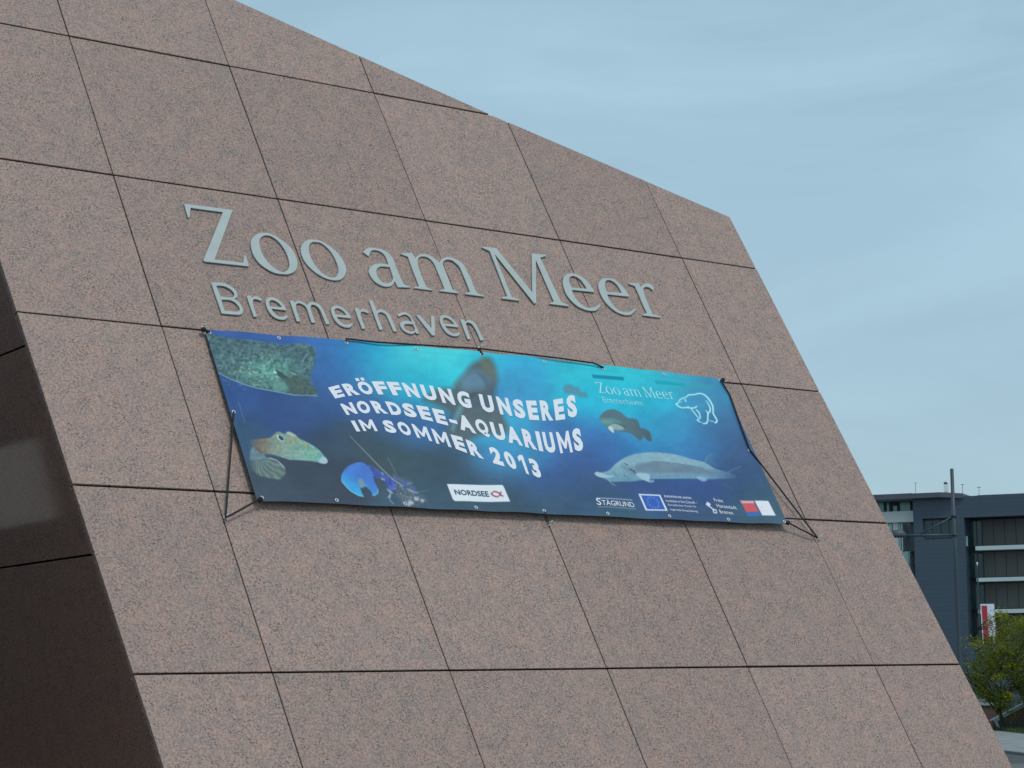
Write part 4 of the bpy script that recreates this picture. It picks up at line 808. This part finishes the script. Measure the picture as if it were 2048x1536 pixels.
# ------------------------------------------------------------------ flagpole and flag
DF = 188.0
fp = at_dist(1954.5, 1131, DF); fbse = up(fp, -.1)
pole = bm_obj('flagpole', tube_bm([fbse, fbse+up1*5, fp-up1*.3, fp], [.085, .075, .06, .06], 10), M['lamp'], None, True)
bm = tube_bm([fp, fp+up1*.28], [.08, .075], 10); kp = bm_obj('pole_cap', bm, mat('pale_cap', (.6, .65, .68), .4), pole, True)
tag(pole, 'thin grey flagpole standing in front of the dark office building', 'flagpole')
f0 = at_dist(1960.5, 1208, DF); fr_ = np.array([1., 0.0, 0]); fw_ = 27/F*DF; fh_ = 78/F*DF
NX, NY = 22, 60; V, Fc = [], []; cols = []
for j in range(NY+1):
    for i in range(NX+1):
        s, t = i/NX, j/NY; wv = .05*math.sin(t*5+s*2.5)+.03*math.sin(s*7+t*2)
        V.append((f0[0]+s*fw_+.012*fw_*math.sin(t*7)*s+.13*t*.6, f0[1]+wv*s, f0[2]-t*fh_))
        red = .07 < s < .5 and .035 < t < .985
        dx, dy = (s-.56)*fw_, (t-.505)*fh_; rr = math.hypot(dx/.27, dy/.36)
        c = (.42, .028, .055) if red else (.66, .72, .80)
        if rr < 1 and dy > -.22: c = (.60, .36, .40)
        if rr < .62 and abs(dy+.06+.09*math.sin(dx*9)) < .07: c = (.36, .05, .09)
        cols.append((*c, 1))
for j in range(NY):
    for i in range(NX): a = j*(NX+1)+i; Fc.append((a, a+1, a+NX+2, a+NX+1))
M['flag'] = mat('flag_cloth', (.6, .6, .6), .8); at = nd(M['flag'], 'ShaderNodeAttribute'); at.attribute_name = 'dye'; M['flag'].node_tree.links.new(at.outputs['Color'], M['flag'].node_tree.nodes['Principled BSDF'].inputs['Base Color'])
fo = mesh_obj('flag', V, Fc, M['flag'], None, True); ca = fo.data.color_attributes.new('dye', 'FLOAT_COLOR', 'POINT'); ca.data.foreach_set('color', np.array(cols).reshape(-1))
tag(fo, 'red and white upright flag with a small crest hanging from the flagpole', 'flag')

# ------------------------------------------------------------------ brick ramp with pale copings
M['brick'] = mat('red_brick', (.2, .07, .05), .85); b_ = M['brick'].node_tree.nodes['Principled BSDF']; L_ = M['brick'].node_tree.links
t_, br, mp2 = nd(M['brick'], 'ShaderNodeTexCoord'), nd(M['brick'], 'ShaderNodeTexBrick'), nd(M['brick'], 'ShaderNodeMapping'); mp2.inputs['Rotation'].default_value = (math.radians(90), 0, 0)
br.inputs['Scale'].default_value = 1; br.inputs['Brick Width'].default_value = .25; br.inputs['Row Height'].default_value = .08; br.inputs['Mortar Size'].default_value = .008
br.inputs['Color1'].default_value = (.15, .065, .06, 1); br.inputs['Color2'].default_value = (.11, .05, .05, 1); br.inputs['Mortar'].default_value = (.16, .14, .13, 1)
L_.new(t_.outputs['Object'], mp2.inputs['Vector']); L_.new(mp2.outputs[0], br.inputs['Vector']); L_.new(br.outputs[0], b_.inputs['Base Color'])
M['coping'] = noisy('pale_concrete_coping', (.34, .40, .39), (.42, .47, .46), 1, .75)
M['plinth'] = noisy('dark_plinth', (.055, .05, .045), (.09, .075, .065), 1.2, .9)
ramp = empty('brick_ramp'); PR_, DR_ = 142.0, None
def rp_(px, py, d=PR_): return at_dist(px, py, d)
yb = -.1
def vwall(name, pts, zb, depth, m_): 
    poly = [np.asarray(p, float) for p in pts]+[up(pts[-1], zb), up(pts[0], zb)]; return solid(name, poly, (0, depth, 0), m_, ramp)
vwall('wall', [rp_(1880, 1409, 146), rp_(2012, 1412, 146)], yb, .4, M['brick'])
solid('coping', [rp_(1880, 1403, 145.9), rp_(2013, 1406.5, 145.9), rp_(2013, 1411.5, 145.9), rp_(1880, 1408.7, 145.9)], (0, .6, 0), M['coping'], ramp)
solid('coping', [rp_(1880, 1396, 152), rp_(2013, 1400, 152), rp_(2013, 1411, 152), rp_(1880, 1409, 152)], (0, .6, 0), M['pavement'], ramp)
vwall('wall', [rp_(1986, 1442.5), rp_(2052, 1411), rp_(2140, 1372)], yb, .4, M['brick'])
solid('coping', [rp_(1982, 1441, 141.9), rp_(2052, 1404.5, 141.9), rp_(2140, 1362, 141.9), rp_(2140, 1371.5, 141.9), rp_(2052, 1412.5, 141.9), rp_(1994, 1442.5, 141.9)], (0, .6, 0), M['coping'], ramp)
vwall('plinth', [rp_(1998, 1441.5, 141.6), rp_(2140, 1443.5, 141.6)], yb, .3, M['plinth'])
solid('post', [rp_(1990, 1442.5, 141.5), rp_(1995, 1442.5, 141.5), rp_(2001, 1457, 141.5), rp_(1997, 1457, 141.5)], (0, .3, 0), M['coping'], ramp)
rebase(ramp, up(rp_(2000, 1450), yb))
tag(ramp, 'low red brick ramp wall with a slanting pale coping behind the tree', 'wall')

# ------------------------------------------------------------------ tree
M['bark'] = noisy('bark', (.022, .022, .018), (.045, .042, .032), 6, .9, bump=.5)
def leafmat(name, c0, c1):
    m_ = noisy(name, c0, c1, .55, .55); N, L = m_.node_tree.nodes, m_.node_tree.links; b = N['Principled BSDF']
    tr = nd(m_, 'ShaderNodeBsdfTranslucent'); ms = nd(m_, 'ShaderNodeMixShader'); ms.inputs[0].default_value = .5; src = b.inputs['Base Color'].links[0].from_socket
    L.new(src, tr.inputs[0]); L.new(b.outputs[0], ms.inputs[1]); L.new(tr.outputs[0], ms.inputs[2]); L.new(ms.outputs[0], N['Material Output'].inputs[0]); return m_
M['leaf'] = leafmat('spring_leaf', (.14, .175, .010), (.30, .31, .018))
def tree(root_px, dist, height, crown, label, seed):
    rnd = random.Random(seed); root = empty('street_tree'); b0 = on_ground(*root_px) if dist is None else up(at_dist(*root_px, dist), -.1)
    bm = bmesh.new(); tips = []
    def grow(p, d, ln, r, lvl):
        pts, rs = [p], [r]; q = p.copy(); dd = d.copy(); n = 4
        for k in range(n):
            dd = dd+np.array([rnd.gauss(0, .12), rnd.gauss(0, .12), rnd.gauss(.03, .07)]); dd /= np.linalg.norm(dd); q = q+dd*ln/n; pts.append(q); rs.append(r*(1-.42*(k+1)/n))
            if lvl >= 2: tips.append(q)
        tube_bm(pts, rs, 6 if lvl else 9, bm)
        if lvl < 3:
            for k in range(rnd.choice((3, 4)) if lvl else 6):
                t = rnd.uniform(.45, 1.0) if lvl else rnd.uniform(.55, 1.0); a = rnd.uniform(0, 6.283) if lvl else k*1.05+rnd.uniform(-.3, .3); i = min(int(t*n), n-1); st = pts[i]+(pts[i+1]-pts[i])*(t*n-i)
                sp = rnd.uniform(.55, 1.05); nd_ = dd*.75+np.array([math.cos(a), math.sin(a), rnd.uniform(-.15, .5)])*sp; nd_ /= np.linalg.norm(nd_)
                grow(st, nd_, ln*rnd.uniform(.55, .8) if lvl else height*rnd.uniform(.30, .50), rs[i]*.55, lvl+1)
    grow(b0, np.array([.02, 0, 1.]), height*.24, .17, 0)
    V, Fc = [], []; cen, rad = crown; clumps = []; T3 = np.array(tips)
    while len(clumps) < 330:
        q = np.array([rnd.uniform(-1, 1) for _ in range(3)]); l = np.linalg.norm(q)
        if l > 1 or l < .25 or rnd.random() > .35+.65*l: continue
        clumps.append(cen+q*rad*(1+.10*math.sin(q[0]*6+q[2]*4)))
    for c0 in clumps:
        near = T3[np.argmin(((T3-c0)**2).sum(1))]; tube_bm([near, (near+c0)/2+np.array([0, 0, .06]), c0], [.022, .015, .008], 4, bm)
        sg = rnd.uniform(.16, .34)
        for k in range(rnd.randint(35, 80)):
            c = c0+np.array([rnd.gauss(0, sg), rnd.gauss(0, sg), rnd.gauss(-.03, sg*.8)]); s = rnd.uniform(.055, .12)
            a = np.array([rnd.gauss(0, 1), rnd.gauss(0, 1), rnd.gauss(0, .5)]); a /= np.linalg.norm(a); b = np.cross(a, [rnd.gauss(0, .5), rnd.gauss(0, .5), 1]); b /= np.linalg.norm(b)
            i0 = len(V); V += [c-a*s, c+b*s*.6, c+a*s, c-b*s*.6]; Fc.append((i0, i0+1, i0+2, i0+3))
    bm_obj('trunk', bm, M['bark'], root, True)
    mesh_obj('crown', V, Fc, M['leaf'], root); rebase(root, b0); tag(root, label, 'tree', None); return root
tree((2010, 1450), 139.5, 7.0, (at_dist(2040, 1330, 139.5), np.array([3.35, 3.0, 3.3])), 'young street tree with sparse yellow green spring leaves by the brick ramp', 5)
